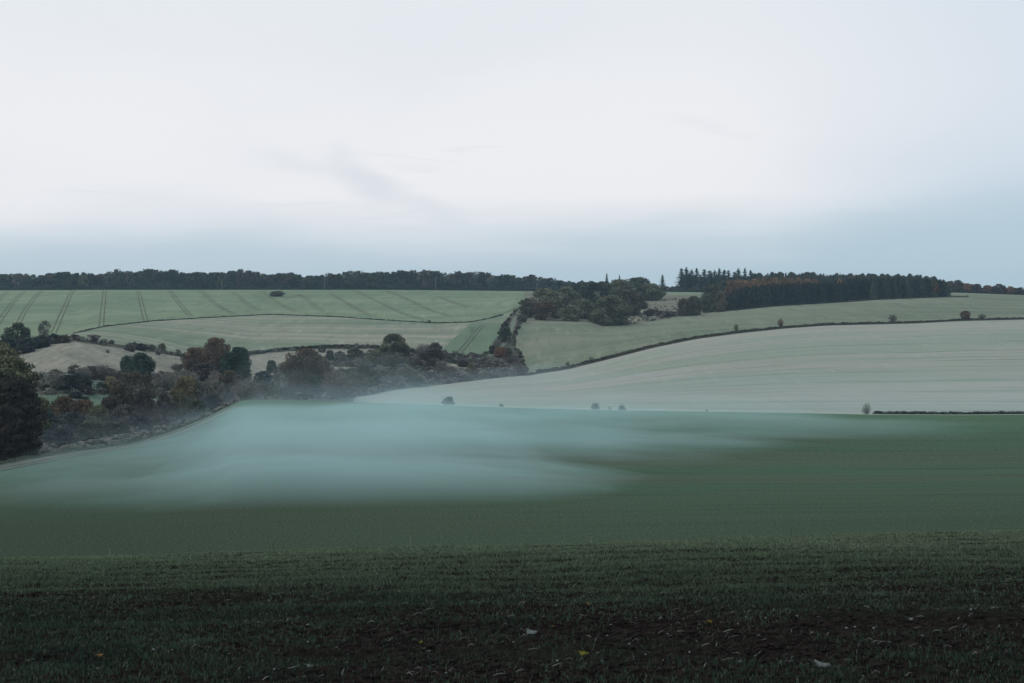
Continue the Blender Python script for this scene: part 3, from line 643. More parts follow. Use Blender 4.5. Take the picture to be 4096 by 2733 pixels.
# the big one at the left edge
tree('layered', 'hi', 'oak', -20, 1840, 1372, 420, 'huge dark olive layered tree filling the left edge above the mist', VG, d=225, sink=.5)
tree('layered', 'hi', 'dun', 50, 1845, 1500, 260, 'lower dark tree pressed against the huge tree at the left edge', VG, d=215, sink=.5)
E_ = [
 # kind, lod, colour, S, base, top, width, label
 ('dome','mid','dark',70,1400,1293,125,'dark domed tree at far left below the tramlined field'),
 ('airy','mid','grey',176,1352,1284,58,'small thin grey tree right of the dark domed tree, by the wheat field corner'),
 ('bush','mid','navy',28,1410,1350,90,'blackish hedge bush at the very left foot of the dark domed tree'),
 ('bush','mid','navy',105,1412,1352,95,'blackish hedge bush under the right side of the dark domed tree'),
 ('bush','mid','navy',165,1392,1342,85,'blackish bush below the small thin grey tree'),
 ('bush','low','navy',215,1372,1335,60,'dark bush joining the hedge to the brown hedge end'),
 ('bush','low','brown',255,1372,1341,60,'brown bush at the top left corner of the pale grass bank'),
 ('bush','low','maroon',298,1360,1338,45,'dark reddish bush ending the hedge where the two upper fields meet'),
 ('bush','low','maroon',447,1375,1361,24,'tiny dark red bush on the upper rim of the pale grass bank'),
 ('bare','low','navy',431,1414,1393,20,'tiny dark thorn tree alone on the pale grass bank'),
 ('bush','low','maroon',538,1386,1368,20,'small dark red bush poking above the dark hedge clump on the bank'),
 ('bush','mid','purple',518,1405,1376,52,'purple grey bush, left end of the clump on the upper bank'),
 ('bush','mid','navy',562,1402,1374,56,'blackish bush in the middle of the clump on the upper bank'),
 ('bush','mid','purple',602,1400,1379,48,'purple bush, right end of the clump on the upper bank'),
 ('round','mid','olive',647,1406,1374,38,'small round olive bush just right of the clump on the upper bank'),
 ('bush','low','dark',632,1420,1408,22,'low dark bush under the small round olive bush'),
 ('bush','low','dark',735,1430,1415,20,'small dark bush left above the shoulder of the red brown beech'),
 ('dome','mid','holm',560,1515,1413,138,'rounded dark evergreen standing before the pale grass bank'),
 ('dome','mid','holm',508,1525,1424,70,'dark evergreen bulge on the left of the rounded evergreen'),
 ('round','hi','beech',865,1505,1353,138,'tall red brown beech at the end of the pale bank'),
 ('round','mid','beech',780,1510,1392,120,'lower red brown beech left of the tallest beech'),
 ('bush','mid','maroon',815,1535,1452,110,'dark maroon undergrowth tree beneath the red brown beeches'),
 ('round','hi','holm',948,1522,1391,132,'tall dark evergreen right beside the red brown beech'),
 ('bush','mid','holm',895,1520,1440,70,'dark evergreen bush between the beech and the tall dark evergreen'),
 ('twiggy','mid','purple',712,1485,1452,60,'purple twiggy shrub left below the red brown beeches'),
 ('twiggy','mid','grey',222,1560,1485,85,'grey twiggy shrub beyond the fence near the big left tree'),
 ('round','mid','navy',268,1562,1500,75,'blackish thorn tree beyond the fence, left of two'),
 ('round','mid','navy',318,1562,1490,85,'blackish thorn tree beyond the fence, right of two'),
 ('twiggy','low','purple',288,1505,1460,35,'small upright purple shrub on the lower edge of the pale bank'),
 ('twiggy','mid','grey',340,1520,1475,60,'grey shrub at the foot of the pale bank, left of the maroon one'),
 ('bush','mid','maroon',370,1520,1473,44,'dark maroon shrub at the foot of the pale bank'),
 ('twiggy','mid','purple',415,1522,1452,78,'purple grey shrub left of the rounded evergreen'),
 ('twiggy','mid','purple',468,1528,1475,60,'purple shrub tucked against the left flank of the rounded evergreen'),
 ('bush','low','maroon',335,1566,1538,62,'low dark red bush behind the fence'),
 ('bush','low','maroon',186,1562,1538,40,'low dark red bush by the fence beside the big left tree'),
 ('bush','low','navy',348,1550,1505,34,'narrow blackish bush behind the fence beside the green gap'),
 ('round','mid','navy',402,1566,1530,38,'small round blackish bush behind the right end of the fence'),
 ('round','mid','yellow',442,1572,1508,62,'yellow green rounded bush beside the right end of the fence'),
 ('bush','low','navy',300,1592,1568,60,'dark bush overgrowing the middle of the fence'),
 ('bush','low','navy',340,1600,1586,36,'low dark bush just in front of the fence'),
 ('airy','hi','brown',530,1665,1488,155,'tall brown olive tree with spreading limbs in front of the rounded evergreen'),
 ('bush','mid','brown',480,1680,1540,90,'brown tree on the left shoulder of the tall brown olive tree'),
 ('bush','mid','maroon',575,1690,1560,80,'dark maroon tree on the right shoulder of the tall brown olive tree'),
 ('bush','mid','maroon',440,1700,1590,100,'dark crimson bush left below the tall brown olive tree'),
 ('bush','mid','purple',500,1725,1620,110,'dark purple bush directly below the tall brown olive tree'),
 ('bush','mid','orange',255,1700,1588,105,'orange tan bush in front of the fence near the big left tree'),
 ('bush','mid','orange',335,1700,1600,95,'orange brown bush right beside the orange tan one'),
 ('bush','mid','olive',385,1730,1625,110,'drab olive bush between the orange brown and dark purple bushes'),
 ('bush','mid','navy',285,1765,1650,120,'dark blue bush below the orange tan bush'),
 ('bush','mid','navy',180,1790,1640,110,'blackish bush against the right foot of the big left tree'),
 ('bush','mid','dark',360,1780,1690,120,'dim green bush rising from the mist beside the dark blue bush'),
 ('bush','mid','dark',460,1770,1690,110,'dim green bush under the dark purple bush near the field track'),
 ('bush','mid','navy',235,1810,1720,120,'dim dark bush with its foot in the mist at the far left'),
 ('bush','mid','navy',560,1740,1665,90,'dim dark bush by the bend of the field track'),
 ('bush','mid','brown',610,1692,1618,62,'tan bush with yellow top left of the slender maroon tree'),
 ('round','mid','maroon',658,1680,1567,52,'slender dark maroon tree by the little green gap'),
 ('bush','mid','purple',640,1715,1660,80,'purple bush at the feet of the slender maroon tree'),
 ('round','mid','yellow',742,1650,1508,100,'tall yellow green tree in the middle of the left thicket'),
 ('bush','mid','olive',715,1680,1580,80,'olive bush at the left foot of the tall yellow green tree'),
 ('twiggy','mid','grey',735,1560,1472,115,'pale grey leafless tree behind the tall yellow green tree'),
 ('twiggy','mid','grey',665,1560,1490,90,'grey leafless shrub right of the tall brown olive tree'),
 ('twiggy','mid','lilac',860,1570,1478,60,'pale whitish twigs rising below the tall dark evergreen'),
 ('bush','mid','grey',815,1650,1530,85,'blue grey bush right of the tall yellow green tree'),
 ('bush','mid','dark',780,1690,1600,85,'dark green bush below the blue grey bush'),
 ('bush','mid','grey',862,1630,1520,70,'grey bush between the blue grey bush and the maroon brown tree'),
 ('bush','mid','navy',850,1655,1580,80,'dark bush at the edge of the misty field'),
 ('round','mid','brown',912,1592,1483,84,'round maroon brown tree below the tall dark evergreen'),
 ('bush','mid','navy',905,1615,1550,85,'dark bush at the foot of the round maroon brown tree'),
 ('twiggy','mid','lilac',985,1600,1513,105,'pale lilac leafless bush where the misty field begins'),
 ('twiggy','mid','lilac',1030,1600,1525,70,'lilac bush right beside the first pale lilac one'),
 ('twiggy','mid','grey',1080,1602,1520,95,'grey leafless bush left of the big russet beech'),
 ('bush','mid','dark',1085,1490,1442,50,'dark bluish bush on the pale grass between evergreen and russet beech'),
 ('bush','mid','navy',1052,1532,1485,70,'blackish bush below the dark bluish one'),
 ('twiggy','mid','grey',1150,1602,1545,85,'grey brown shrub at the left foot of the russet beech'),
 ('round','hi','beech',1215,1585,1397,182,'big round russet beech standing alone in the scrub'),
 ('round','mid','beech',1285,1560,1425,90,'orange rust right flank crown beside the big round russet beech'),
 ('bush','mid','dark',1270,1590,1500,80,'dark green undergrowth beneath the big russet beech'),
 ('bush','low','purple',1220,1605,1575,90,'low purplish bush in front of the big russet beech'),
 ('bush','mid','maroon',1288,1410,1385,36,'dark red bush on the hedge right above the russet beech'),
 ('bush','mid','maroon',1318,1440,1402,42,'dark red bush right above the russet beech, lower of two'),
 ('bush','mid','grey',1358,1442,1405,55,'grey rounded bush right of the dark red pair'),
 ('bush','mid','olive',1418,1438,1394,78,'olive grey rounded bush mid way to the dark oak'),
 ('bush','mid','lilac',1436,1466,1434,52,'small pale lilac bush under the olive grey one'),
 ('bush','mid','olive',1500,1465,1402,92,'olive bush at the left foot of the dark oak'),
 ('twiggy','mid','grey',1568,1472,1405,120,'grey leafless bush spreading in front of the dark oak'),
 ('dome','hi','oak',1573,1432,1337,134,'dark domed oak by the lower field hedge'),
 ('bush','low','dark',1622,1437,1405,40,'small dark bush at the right foot of the dark domed oak'),
 ('bush','low','dark',1650,1420,1400,24,'tiny dark bush between the dark oak and the purple thicket'),
 ('twiggy','mid','lilac',1692,1432,1371,62,'pale purple grey thicket, left half, right of the dark oak'),
 ('bush','mid','purple',1740,1435,1372,70,'dark purple thicket, right half, beyond the dark oak'),
 ('bush','mid','maroon',1735,1446,1398,95,'dark maroon low growth before the purple thicket'),
 ('bush','low','yellow',1623,1458,1433,26,'small tan yellow bush below the dark oak'),
 ('bush','mid','maroon',1668,1475,1442,56,'dark red bush below the pale purple thicket'),
 ('bush','mid','maroon',1724,1478,1438,48,'dark red bush below the dark purple thicket'),
 ('twiggy','mid','lilac',1775,1505,1450,85,'pale twiggy shrub on the bare tongue of grass'),
 ('twiggy','mid','lilac',1345,1600,1475,125,'tall lilac grey thicket right of the russet beech'),
 ('twiggy','mid','grey',1380,1605,1520,130,'grey thicket at the crest right of the russet beech'),
 ('twiggy','mid','grey',1430,1575,1480,110,'grey twiggy shrub in the middle of the scrub'),
 ('twiggy','mid','purple',1460,1530,1455,90,'purple grey twiggy shrub below the olive bush'),
 ('bush','mid','grey',1520,1515,1470,80,'low grey bush below the grey leafless one'),
 ('bush','mid','dark',1490,1560,1510,90,'dark green low bush in the lower scrub'),
 ('twiggy','mid','grey',1560,1545,1500,100,'grey shrub in the lower scrub above the stubble'),
 ('twiggy','mid','grey',1630,1520,1468,90,'grey shrub below the small tan yellow bush'),
 ('bush','mid','dark',1660,1545,1505,90,'dark green low bush above the edge of the pale stubble'),
 ('twiggy','mid','purple',1720,1525,1480,70,'purple shrub in the right part of the scrub'),
 ('twiggy','mid','grey',1800,1520,1478,80,'grey shrub near the right tip of the scrub'),
 ('bush','mid','maroon',1850,1468,1440,48,'dark red rounded bush near the lane'),
 ('bush','mid','yellow',1882,1508,1455,46,'yellow brown bush left of the lane'),
 ('bush','low','grey',1905,1500,1478,50,'grey low bush beside the lane bend'),
 ('round','mid','purple',2085,1502,1463,42,'round dark purple bush where the lane meets the stubble'),
 ('round','mid','dark',2020,1370,1307,64,'round dark tree beside the lane'),
 ('bush','low','maroon',2022,1306,1286,26,'small dark red bush above the round lane tree'),
 ('bush','low','maroon',2036,1284,1270,14,'tiny dark red bush higher up the lane'),
 ('bush','low','maroon',2012,1312,1295,20,'tiny dark bush at the lane left of the small dark red one'),
 ('bush','mid','purple',2088,1286,1258,50,'purple hedge bush at the top of the lane'),
 ('bush','low','maroon',2062,1336,1320,22,'small dark bush right of the lane tree'),
 ('twiggy','mid','grey',1990,1392,1355,42,'grey shrub just below the round lane tree'),
 ('bush','mid','maroon',1969,1418,1382,32,'dark red bush on the lane hedge, left of the orange one'),
 ('bush','mid','rust',1998,1430,1390,55,'orange red bush on the lane hedge'),
 ('bush','mid','brown',2028,1428,1392,52,'tan brown bush right of the orange red one'),
 ('twiggy','mid','purple',2045,1462,1415,72,'purple grey shrub lower down the lane hedge'),
 ('twiggy','mid','lilac',2065,1485,1445,60,'pale lilac shrub near the round dark purple bush'),
]
for e in E_:
    k, lod, c, S, b, t, wp, lab = e
    if S < 1100 and b > 1530: wp *= 1.18
    dmin = None
    if b > float(np.interp(S, GX, rc))-3 and S < 2300 and b > 1500: 
        d = kd(KC, S)+ (14 if S < 1000 else 60)
        tree(k, lod, c, S, b, t, wp, lab, VG, d=d, sink=.3)
    else: tree(k, lod, c, S, b, t, wp, lab, VG, dhi=kd(K10, S)-2, sink=.2)
# bushes of the field edges
FE = [
 ('round','mid','bluegreen',1793,1632,1588,56,'rounded blue green bush at the left of the misty crest',390),
 ('twiggy','low','bluegreen',2005,1632,1612,22,'faint tiny shrub on the misty crest right of the rounded bush',385),
 ('twiggy','mid','bluegreen',2382,1648,1608,36,'hazy twiggy bush on the middle of the misty crest',385),
 ('twiggy','low','bluegreen',2438,1646,1622,12,'thin hazy sprig between the two hazy bushes on the crest',385),
 ('twiggy','mid','bluegreen',2488,1649,1618,32,'hazy low bush right of the taller hazy crest bush',385),
 ('twiggy','low','bluegreen',2827,1652,1634,12,'tiny lone sprig on the misty crest before the pale stubble',380),
]
for k, lod, c, S, b, t, wp, lab, d in FE: tree(k, lod, c, S, b, t, wp, lab, 'shrubs along the misty crest', d=d)
tree('bare', 'mid', 'dark', 3468, 1660, 1607, 40, 'small bare fan shaped tree alone on the right crest', 'shrubs along the misty crest', d=345)
HB = [
 ('twiggy','low','brown',2272,1468,1446,22,'small brown shrub low on the long ditch hedge, leftmost'),
 ('twiggy','low','lilac',2366,1452,1424,26,'pale leafless shrub on the lower ditch hedge'),
 ('twiggy','low','brown',2944,1328,1293,20,'thin upright brown sapling on the ditch hedge, left of the forked one'),
 ('twiggy','low','rust',3121,1308,1272,28,'forked red brown sapling on the ditch hedge'),
 ('twiggy','low','brown',3570,1288,1257,34,'brown bush with a peak on the upper hedge'),
 ('broad','mid','rust',3862,1280,1244,50,'dark rust coloured spreading tree on the hedge at right'),
 ('twiggy','low','brown',3928,1276,1254,32,'pale brown shrub right of the rust coloured hedge tree'),
]
for k, lod, c, S, b, t, wp, lab in HB: tree(k, lod, c, S, b, t, wp, lab, 'shrubs along the ditch hedge', d=kd(K9, S)+2)
tree('bush', 'mid', 'grey', 1108, 1186, 1164, 66, 'low grey bush ringed by tramlines in the far wheat field', 'bushes in the wheat field')
tree('twiggy', 'low', 'brown', 1718, 1296, 1279, 16, 'tiny brown thorn on the field boundary', 'bushes in the wheat field', d=kd(K10, 1718)+1)
# ------------------------------------------------------------------ oak clump at the head of the lane
OG = 'trees of the oak clump'
for k, lod, c, S, b, t, wp, lab in [
 ('round','mid','oak',2109,1240,1194,58,'small yellow tinged oak at the left tip of the clump'),
 ('dome','mid','oak',2178,1245,1156,110,'broad olive oak at the upper left of the clump'),
 ('dome','mid','olive',2262,1250,1148,120,'broad dark olive oak, second along the top of the clump'),
 ('round','mid','brown',2122,1270,1208,76,'orange olive tree at the lower left of the clump'),
 ('round','mid','beech',2180,1280,1206,82,'red brown tree at the lower left of the clump'),
 ('bush','low','brown',2225,1274,1240,34,'small brown sapling right of the red brown clump tree'),
 ('dome','mid','olive',2280,1284,1222,88,'dull green oak low in the middle of the clump'),
 ('dome','mid','oak',2338,1275,1200,90,'oak with orange tips low in the middle of the clump'),
 ('dome','mid','dark',2375,1225,1130,120,'dark tall oak at the top centre of the clump'),
 ('dome','hi','oak',2440,1300,1184,148,'largest dark oak at the front of the clump'),
 ('dome','mid','brown',2505,1262,1160,130,'grey brown oak right behind the largest front oak'),
 ('dome','mid','olive',2470,1215,1120,120,'olive oak high behind the largest front oak'),
 ('dome','mid','dark',2555,1200,1111,110,'tallest dark oak at the upper right of the clump'),
 ('dome','mid','olive',2600,1202,1135,95,'olive oak at the right end of the clump'),
 ('bush','mid','olive',2632,1196,1166,36,'small olive bush at the very right end of the clump'),
 ('dome','mid','dark',2320,1190,1134,90,'dark oak between the upper left oaks and the tall centre oak'),
 ('bush','low','maroon',2562,1235,1205,60,'dark red undergrowth bush under the right side of the clump'),
 ('bush','low','maroon',2610,1262,1238,60,'dark purple low bush on the rough slope right of the clump, upper'),
 ('bush','low','purple',2665,1268,1244,80,'dark purple low bush on the rough slope beside the plantation'),
]:
    tree(k, lod, c, S, b, t, wp*1.32, lab, OG, dlo=kd(K9, S)+5, sink=.3)
# ------------------------------------------------------------------ ridge wood: every tree of its front
sky_line = [(-60,1095),(0,1097),(60,1094),(105,1093),(146,1106),(170,1100),(215,1095),(262,1090),(300,1096),(335,1084),(378,1096),(410,1090),(466,1082),(540,1085),(607,1076),(659,1080),(732,1085),(790,1091),(847,1093),(910,1080),(987,1078),(1044,1090),(1096,1095),(1161,1089),(1222,1104),(1262,1103),(1305,1093),(1370,1092),(1410,1086),(1450,1088),(1540,1085),(1660,1084),(1728,1080),(1793,1090),(1860,1087),(1890,1087),(1945,1086),(1975,1102),(2010,1096),(2060,1108),(2110,1100),(2150,1106),(2215,1117),(2280,1124),(2320,1126),(2380,1129),(2430,1131)]
LM = [(0,'the left picture edge'),(162,'the leftmost bold tramline pair'),(293,'the second bold tramline pair'),(421,'the upright tramline pair'),(549,'the fourth bold tramline pair'),(675,'the fifth bold tramline pair'),(800,'the sixth bold tramline pair'),(936,'the seventh bold tramline pair'),(1108,'the ringed wheat field bush'),(1297,'the left utility pole'),(1430,'the midpoint between both main poles'),(1570,'the tallest crowns between poles'),(1743,'the tall right utility pole'),(1900,'the dip over the hollow'),(2037,'the ridge above the lane'),(2200,'the oak clump left end'),(2400,'the oak clump top')]
ORD = ['first', 'second', 'third', 'fourth', 'fifth', 'sixth', 'seventh']
DESC = {('round','dark'):'dark green round crowned tree',('broad','dark'):'dark spreading tree',('round','dun'):'brown round crowned tree',('airy','grey'):'thin grey crowned tree',('broad','dun'):'brown spreading tree',('round','purple'):'purplish leafless tree',('round','navy'):'blackish round tree',('broad','olive'):'dull olive tree',('airy','dark'):'open dark tree'}
keys = list(DESC)
rt = []; s = -60.0
rq = random.Random(23)
while s < 2420:
    rt.append([s, rq.choice(keys), rq.uniform(-4, 7), rq.uniform(46, 78), rq.uniform(7, 34)]); s += rq.uniform(19, 31)
cnt = {}
order = sorted(rt, key=lambda r: min(abs(r[0]-l[0]) for l in LM))
for r in order:
    s = r[0]; j = min(range(len(LM)), key=lambda q: abs(LM[q][0]-s)); sd = 'left' if s < LM[j][0] else 'right'
    n = cnt.get((j, sd), 0); cnt[(j, sd)] = n+1
    r.append(f"{DESC[r[1]]} on the ridge, {ORD[n]} {sd} of {LM[j][1]}")
for s, (k, c), jt, wp, off, lab in rt:
    d = kd(K11, s)+off; top = float(np.interp(s, *zip(*sky_line)))+jt
    tree(k, 'low', c, s, 0, top, wp, lab, 'trees along the front of the ridge wood', d=d, sink=.4)
def mass(name, items, mat, label, cat=None):
    """many small plants no one could count, as one object"""
    Vs, Fs, off = [], [], 0
    for me, x, y, z, sx, sz, rz in items:
        n = len(me.vertices); V = np.empty(n*3, np.float32); me.vertices.foreach_get('co', V); V = V.reshape(-1, 3)
        f = np.empty(len(me.loops), np.int32); me.loops.foreach_get('vertex_index', f); f = f.reshape(-1, 4)
        c, s_ = math.cos(rz), math.sin(rz)
        W = np.stack([(V[:, 0]*c-V[:, 1]*s_)*sx+x, (V[:, 0]*s_+V[:, 1]*c)*sx+y, V[:, 2]*sz+z], 1)
        Vs.append(W); Fs.append(f+off); off += n
    return tag(link(name, mesh_np(name, np.concatenate(Vs), [np.concatenate(Fs)]), mat), label, cat, kind='stuff')
def scatter_row(S0, S1, step, doff, toprow, wpx, kinds, seed, k=None, jit=5, lod='low'):
    q = random.Random(seed); out = []; s = S0; k = K11 if k is None else k
    while s < S1:
        d = kd(k, s)+doff(q) if callable(doff) else kd(k, s)+doff; p = P(s, d)
        t = (toprow(s) if callable(toprow) else toprow)+q.uniform(-jit, jit); h = EYE-(t-HZ)/F*d-p.z
        out.append((shape(q.choice(kinds), lod, q.randrange(3)), p.x, p.y, p.z-.4, wpx*q.uniform(.8, 1.2)/F*d, max(h, 1), q.uniform(0, 6)))
        s += step*q.uniform(.7, 1.3)
    return out
tl = lambda s: float(np.interp(s, *zip(*sky_line)))
mass('ridge_wood', scatter_row(-300, 2440, 22, lambda q: q.uniform(30, 75), lambda s: tl(s)+12, 60, ['round', 'broad'], 3)+scatter_row(-300, 2440, 14, 5.5, 1144, 34, ['bush'], 4, jit=7)+scatter_row(-300, 2440, 16, lambda q: q.uniform(12, 30), 1128, 46, ['bush', 'round'], 14, jit=8), ML['navy'], 'dark interior and undergrowth of the long ridge wood', 'wood')
# lone firs and the fir stand on the skyline
FG = 'tall firs on the skyline'
for S, top, wp, lab in [(2427,1092,30,'tall lone fir behind the oak clump, left of two'),(2478,1097,22,'slim lone fir behind the oak clump, right of two'),(2650,1098,42,'solitary fir in the gap between oak clump and plantation')]:
    tree('fir', 'mid', 'spruce', S, 0, top, wp, lab, FG, d=kd(K11, S)+20)
for j, (S, top) in enumerate(zip((2726,2745,2766,2787,2817,2838,2859,2878,2897,2914,2939,2953,2979,3002,3023,3085,3098), (1074,1072,1079,1070,1077,1084,1080,1071,1079,1082,1084,1077,1071,1080,1091,1091,1089))):
    lab = ['tall dark fir at the left end of the skyline fir stand'][0] if j == 0 else (f"tall dark fir, {ORD[j-1] if j < 8 else ['eighth','ninth','tenth','eleventh','twelfth','thirteenth','fourteenth','fifteenth','sixteenth'][j-8]} right of the stand's leftmost fir")
    tree('fir', 'low', 'spruce', S, 0, top+rnd.uniform(-4, 7), rnd.uniform(52, 84), lab, FG, d=kd(K11, S)+rnd.uniform(8, 30))
mass('fir_wood', scatter_row(2730, 3040, 9, lambda q: q.uniform(32, 50), 1096, 46, ['fir', 'spruce'], 77, jit=10), ML['spruce'], 'dark body of the skyline fir stand', 'wood')
mass('low_wood', scatter_row(2640, 3060, 14, lambda q: q.uniform(6, 16), 1146, 40, ['bush', 'round'], 8, jit=8), ML['purple'], 'low purple brown brushwood along the crest between clump and fir stand', 'wood')
# ------------------------------------------------------------------ plantation
PG = 'trees along the front of the plantation'
for k, lod, c, S, b, t, wp, lab in [
 ('dome','mid','brown',2735,1265,1195,62,'brown tinged oak at the left tip of the plantation'),
 ('dome','mid','oak',2775,1262,1186,74,'olive oak, second from the left tip of the plantation'),
 ('dome','mid','dark',2830,1250,1178,80,'dark oak at the left foot of the plantation'),
 ('dome','mid','oak',2845,1215,1140,95,'upper green oak above the left tip of the plantation'),
 ('dome','mid','dark',2895,1200,1122,90,'dark green crown between oak edge and larches'),
 ('dome','mid','brown',2880,1245,1168,64,'brownish oak where the oaks give way to conifers'),
 ('dome','mid','brown',3395,1195,1115,64,'brown oak in the notch of the plantation edge'),
 ('dome','mid','oak',3440,1192,1118,78,'olive oak right of the notch of the plantation edge'),
 ('broad','mid','rust',3630,1188,1125,52,'rust orange tree set in the right part of the plantation edge'),
 ('broad','mid','rust',3735,1188,1130,56,'rust orange tree near the right end of the plantation edge'),
]:
    tree(k, lod, c, S, b, t, wp, lab, PG, dlo=kd(K9, S)+5, sink=.3)
NUM = ['first','second','third','fourth','fifth','sixth','seventh','eighth','ninth','tenth','eleventh','twelfth','thirteenth','fourteenth','fifteenth','sixteenth','seventeenth','eighteenth','nineteenth','twentieth']
S = 2905.0; j = 0; fs = []
while S < 3372: fs.append(S); S += rnd.uniform(13, 19)
for j, S in enumerate(fs):
    top = float(np.interp(S, [2900, 2990, 3100, 3250, 3372], [1168, 1152, 1138, 1130, 1126]))+rnd.uniform(-6, 6)
    n = len(fs); lab = (f"dark spruce, left plantation block, {NUM[j]} conifer right of the oaks" if j < n/2 else f"dark spruce, left plantation block, {NUM[n-1-j]} conifer left of the notch")
    tree('spruce', 'low', 'spruce', S, 0, top+rnd.uniform(-3, 6), rnd.uniform(38, 56), lab, PG, d=kd(K10, S)+6+rnd.uniform(0, 5), sink=1)
S = 3475.0; fs = []
while S < 3795: fs.append(S); S += rnd.uniform(13, 19)
for j, S in enumerate(fs):
    top = float(np.interp(S, [3475, 3600, 3700, 3770, 3800], [1118, 1118, 1122, 1122, 1136]))+rnd.uniform(-6, 6)
    n = len(fs); lab = (f"green spruce, right plantation block, {NUM[j]} conifer right of the olive oak" if j < n/2 else f"green spruce, right plantation block, {NUM[n-1-j]} conifer from its right end")
    tree('spruce', 'low', 'dark' if j % 3 else 'spruce', S, 0, top, 44, lab, PG, d=kd(K10, S)+8+rnd.uniform(0, 6), sink=1)
mass('conifer_wood', sum([scatter_row(2960+o*6, 3378, 13, 14+o*10, lambda s, o=o: float(np.interp(s, [2900, 3000, 3100, 3380], [1160, 1146, 1136, 1128]))-o*1.5, 40, ['spruce'], 50+o, k=K10) for o in range(3)], [])
     + sum([scatter_row(3390, 3790, 13, 20+o*12, lambda s, o=o: float(np.interp(s, [3380, 3600, 3700, 3800], [1112, 1112, 1116, 1130]))-o*3, 40, ['spruce'], 60+o, k=K10) for o in range(2)], []), ML['spruce'], 'dense dark conifer interior of the plantation', 'wood')
mass('conifer_skyline', sum([scatter_row(3020, 3800, 13, 20+14*o, lambda s, o=o: float(np.interp(s, [3020, 3100, 3300, 3500, 3700, 3760, 3800], [1098, 1093, 1096, 1096, 1104, 1114, 1128]))+o*2, 40, ['spruce', 'fir', 'round'], 70+o, jit=8) for o in range(3)], []), ML['dark'], 'even row of conifer tops along the plantation skyline', 'wood')
j = 0
for S, t, wp in [(2925,1122,60),(2955,1118,56),(2988,1122,54),(3020,1118,52),(3050,1112,54),(3078,1110,50),(3106,1112,52),(3136,1108,50),(3166,1112,52),(3196,1112,46),(3228,1114,44),(3262,1116,40),(3360,1116,34),(3400,1112,40),(3415,1106,32)]:
    d = kd(K10, S)+55+rnd.uniform(0, 12); p = P(S, d); 
    tree('airy' if j % 3 else 'round', 'low', 'larch', S, 0, t, wp, f"orange brown larch crown above plantation front, {NUM[j]} from left", 'larches above the plantation front', d=d); j += 1
mass('larch_wood', scatter_row(2930, 3270, 16, 62, 1126, 50, ['round', 'airy'], 90, k=K10, jit=5), ML['larch'], 'orange brown mass of larches behind the dark plantation front', 'wood')
mass('autumn_wood', scatter_row(3765, 4700, 18, lambda q: q.uniform(8, 40), lambda s: float(np.interp(s, [3765, 3840, 3900, 4096, 4700], [1126, 1130, 1140, 1154, 1166]))+2, 46, ['round', 'broad', 'bush'], 99, jit=6)+scatter_row(3765, 4700, 12, 6, lambda s: float(np.interp(s, [3765, 3900, 4096, 4700], [1150, 1158, 1166, 1176])), 30, ['bush'], 98, jit=4), ML['maroon'], 'low reddish autumn wood along the right skyline', 'wood')
for j, (S, t, wp, c) in enumerate([(3800,1124,50,'brown'),(3832,1121,54,'maroon'),(3868,1134,46,'rust'),(3908,1136,46,'maroon'),(3950,1142,50,'rust'),(3998,1136,50,'maroon'),(4040,1146,46,'rust'),(4080,1150,44,'maroon')]):
    tree('broad', 'low', c, S, 0, t, wp, f"{ {'brown':'brown','maroon':'maroon','rust':'rusty'}[c]} tree of the right skyline wood, {NUM[j]} right of the plantation end", 'trees along the right skyline wood', d=kd(K11, S)+6)
# ------------------------------------------------------------------ undergrowth tufts over the scrub
def tufts(name, n, region, mat, label, hr, seed, lod='low', kinds=('bush',), keep=None):
    q = random.Random(seed); it = []
    while len(it) < n:
        S, d = region(q); row = HZ+F*float(zrel(S, d)[0])/d
        if keep and not keep(S, row): continue
        p = P(S, d); h = q.uniform(*hr); it.append((shape(q.choice(kinds), lod, q.randrange(3)), p.x, p.y, p.z-.1, h*q.uniform(1.2, 2.4), h, q.uniform(0, 6)))
    return mass(name, it, mat, label, 'undergrowth')
SH[('tuft', 'low', 0)] = crown_bm(501, 60, .13, lobes=8, low=0, lobe=(.2, .3)); SH[('tuft', 'low', 1)] = crown_bm(502, 60, .12, lobes=8, low=0, lobe=(.2, .3)); SH[('tuft', 'low', 2)] = twig_bm(503, 30, 2, .02, leafn=30, leafs=.07)
bk = lambda S, r: any(inpoly(np.array([S]), np.array([r]), p)[0] for p in BANK+PADD)
def reg_scrub(q):
    S = q.uniform(-150, 2100); a = kd(KC, S)+26 if S < 1250 else kd(KS, S)+3+max(0, 1440-S)*-.2; b = kd(K9, S)-2; return S, a+(b-a)*q.random()
tufts('undergrowth', 1500, reg_scrub, ML['grey'], 'tangled grey brown scrub covering the valley floor', (.8, 2.2), 5, kinds=('tuft',), keep=lambda S, r: not bk(S, r))
tufts('undergrowth', 700, reg_scrub, ML['purple'], 'dark purplish bramble patches among the valley scrub', (.8, 2.6), 6, kinds=('tuft',), keep=lambda S, r: not bk(S, r))
tufts('undergrowth', 600, reg_scrub, ML['dark'], 'dark green ground growth among the valley scrub', (.6, 1.8), 9, kinds=('tuft',), keep=lambda S, r: not bk(S, r))
def reg_left(q):
    S = q.uniform(-150, 900); a = kd(KC, S)+4; return S, a+q.uniform(0, 26)
tufts('undergrowth', 500, reg_left, ML['dark'], 'dark brambles along the low edge of the misty field', (.2, .7), 15, kinds=('tuft',))
def reg_lane(q):
    row = q.uniform(1240, 1490); L = float(xl(LANE_L, row)); R = float(xl(LANE_R, row)); S = q.choice((L+q.uniform(-2, 9), R-q.uniform(-2, 16))); return S, find_d(S, row, kd(KS, S), kd(K11, S))
tufts('undergrowth', 160, reg_lane, ML['brown'], 'brown rough growth on both verges of the lane', (.5, 1.3), 7, kinds=('tuft',))
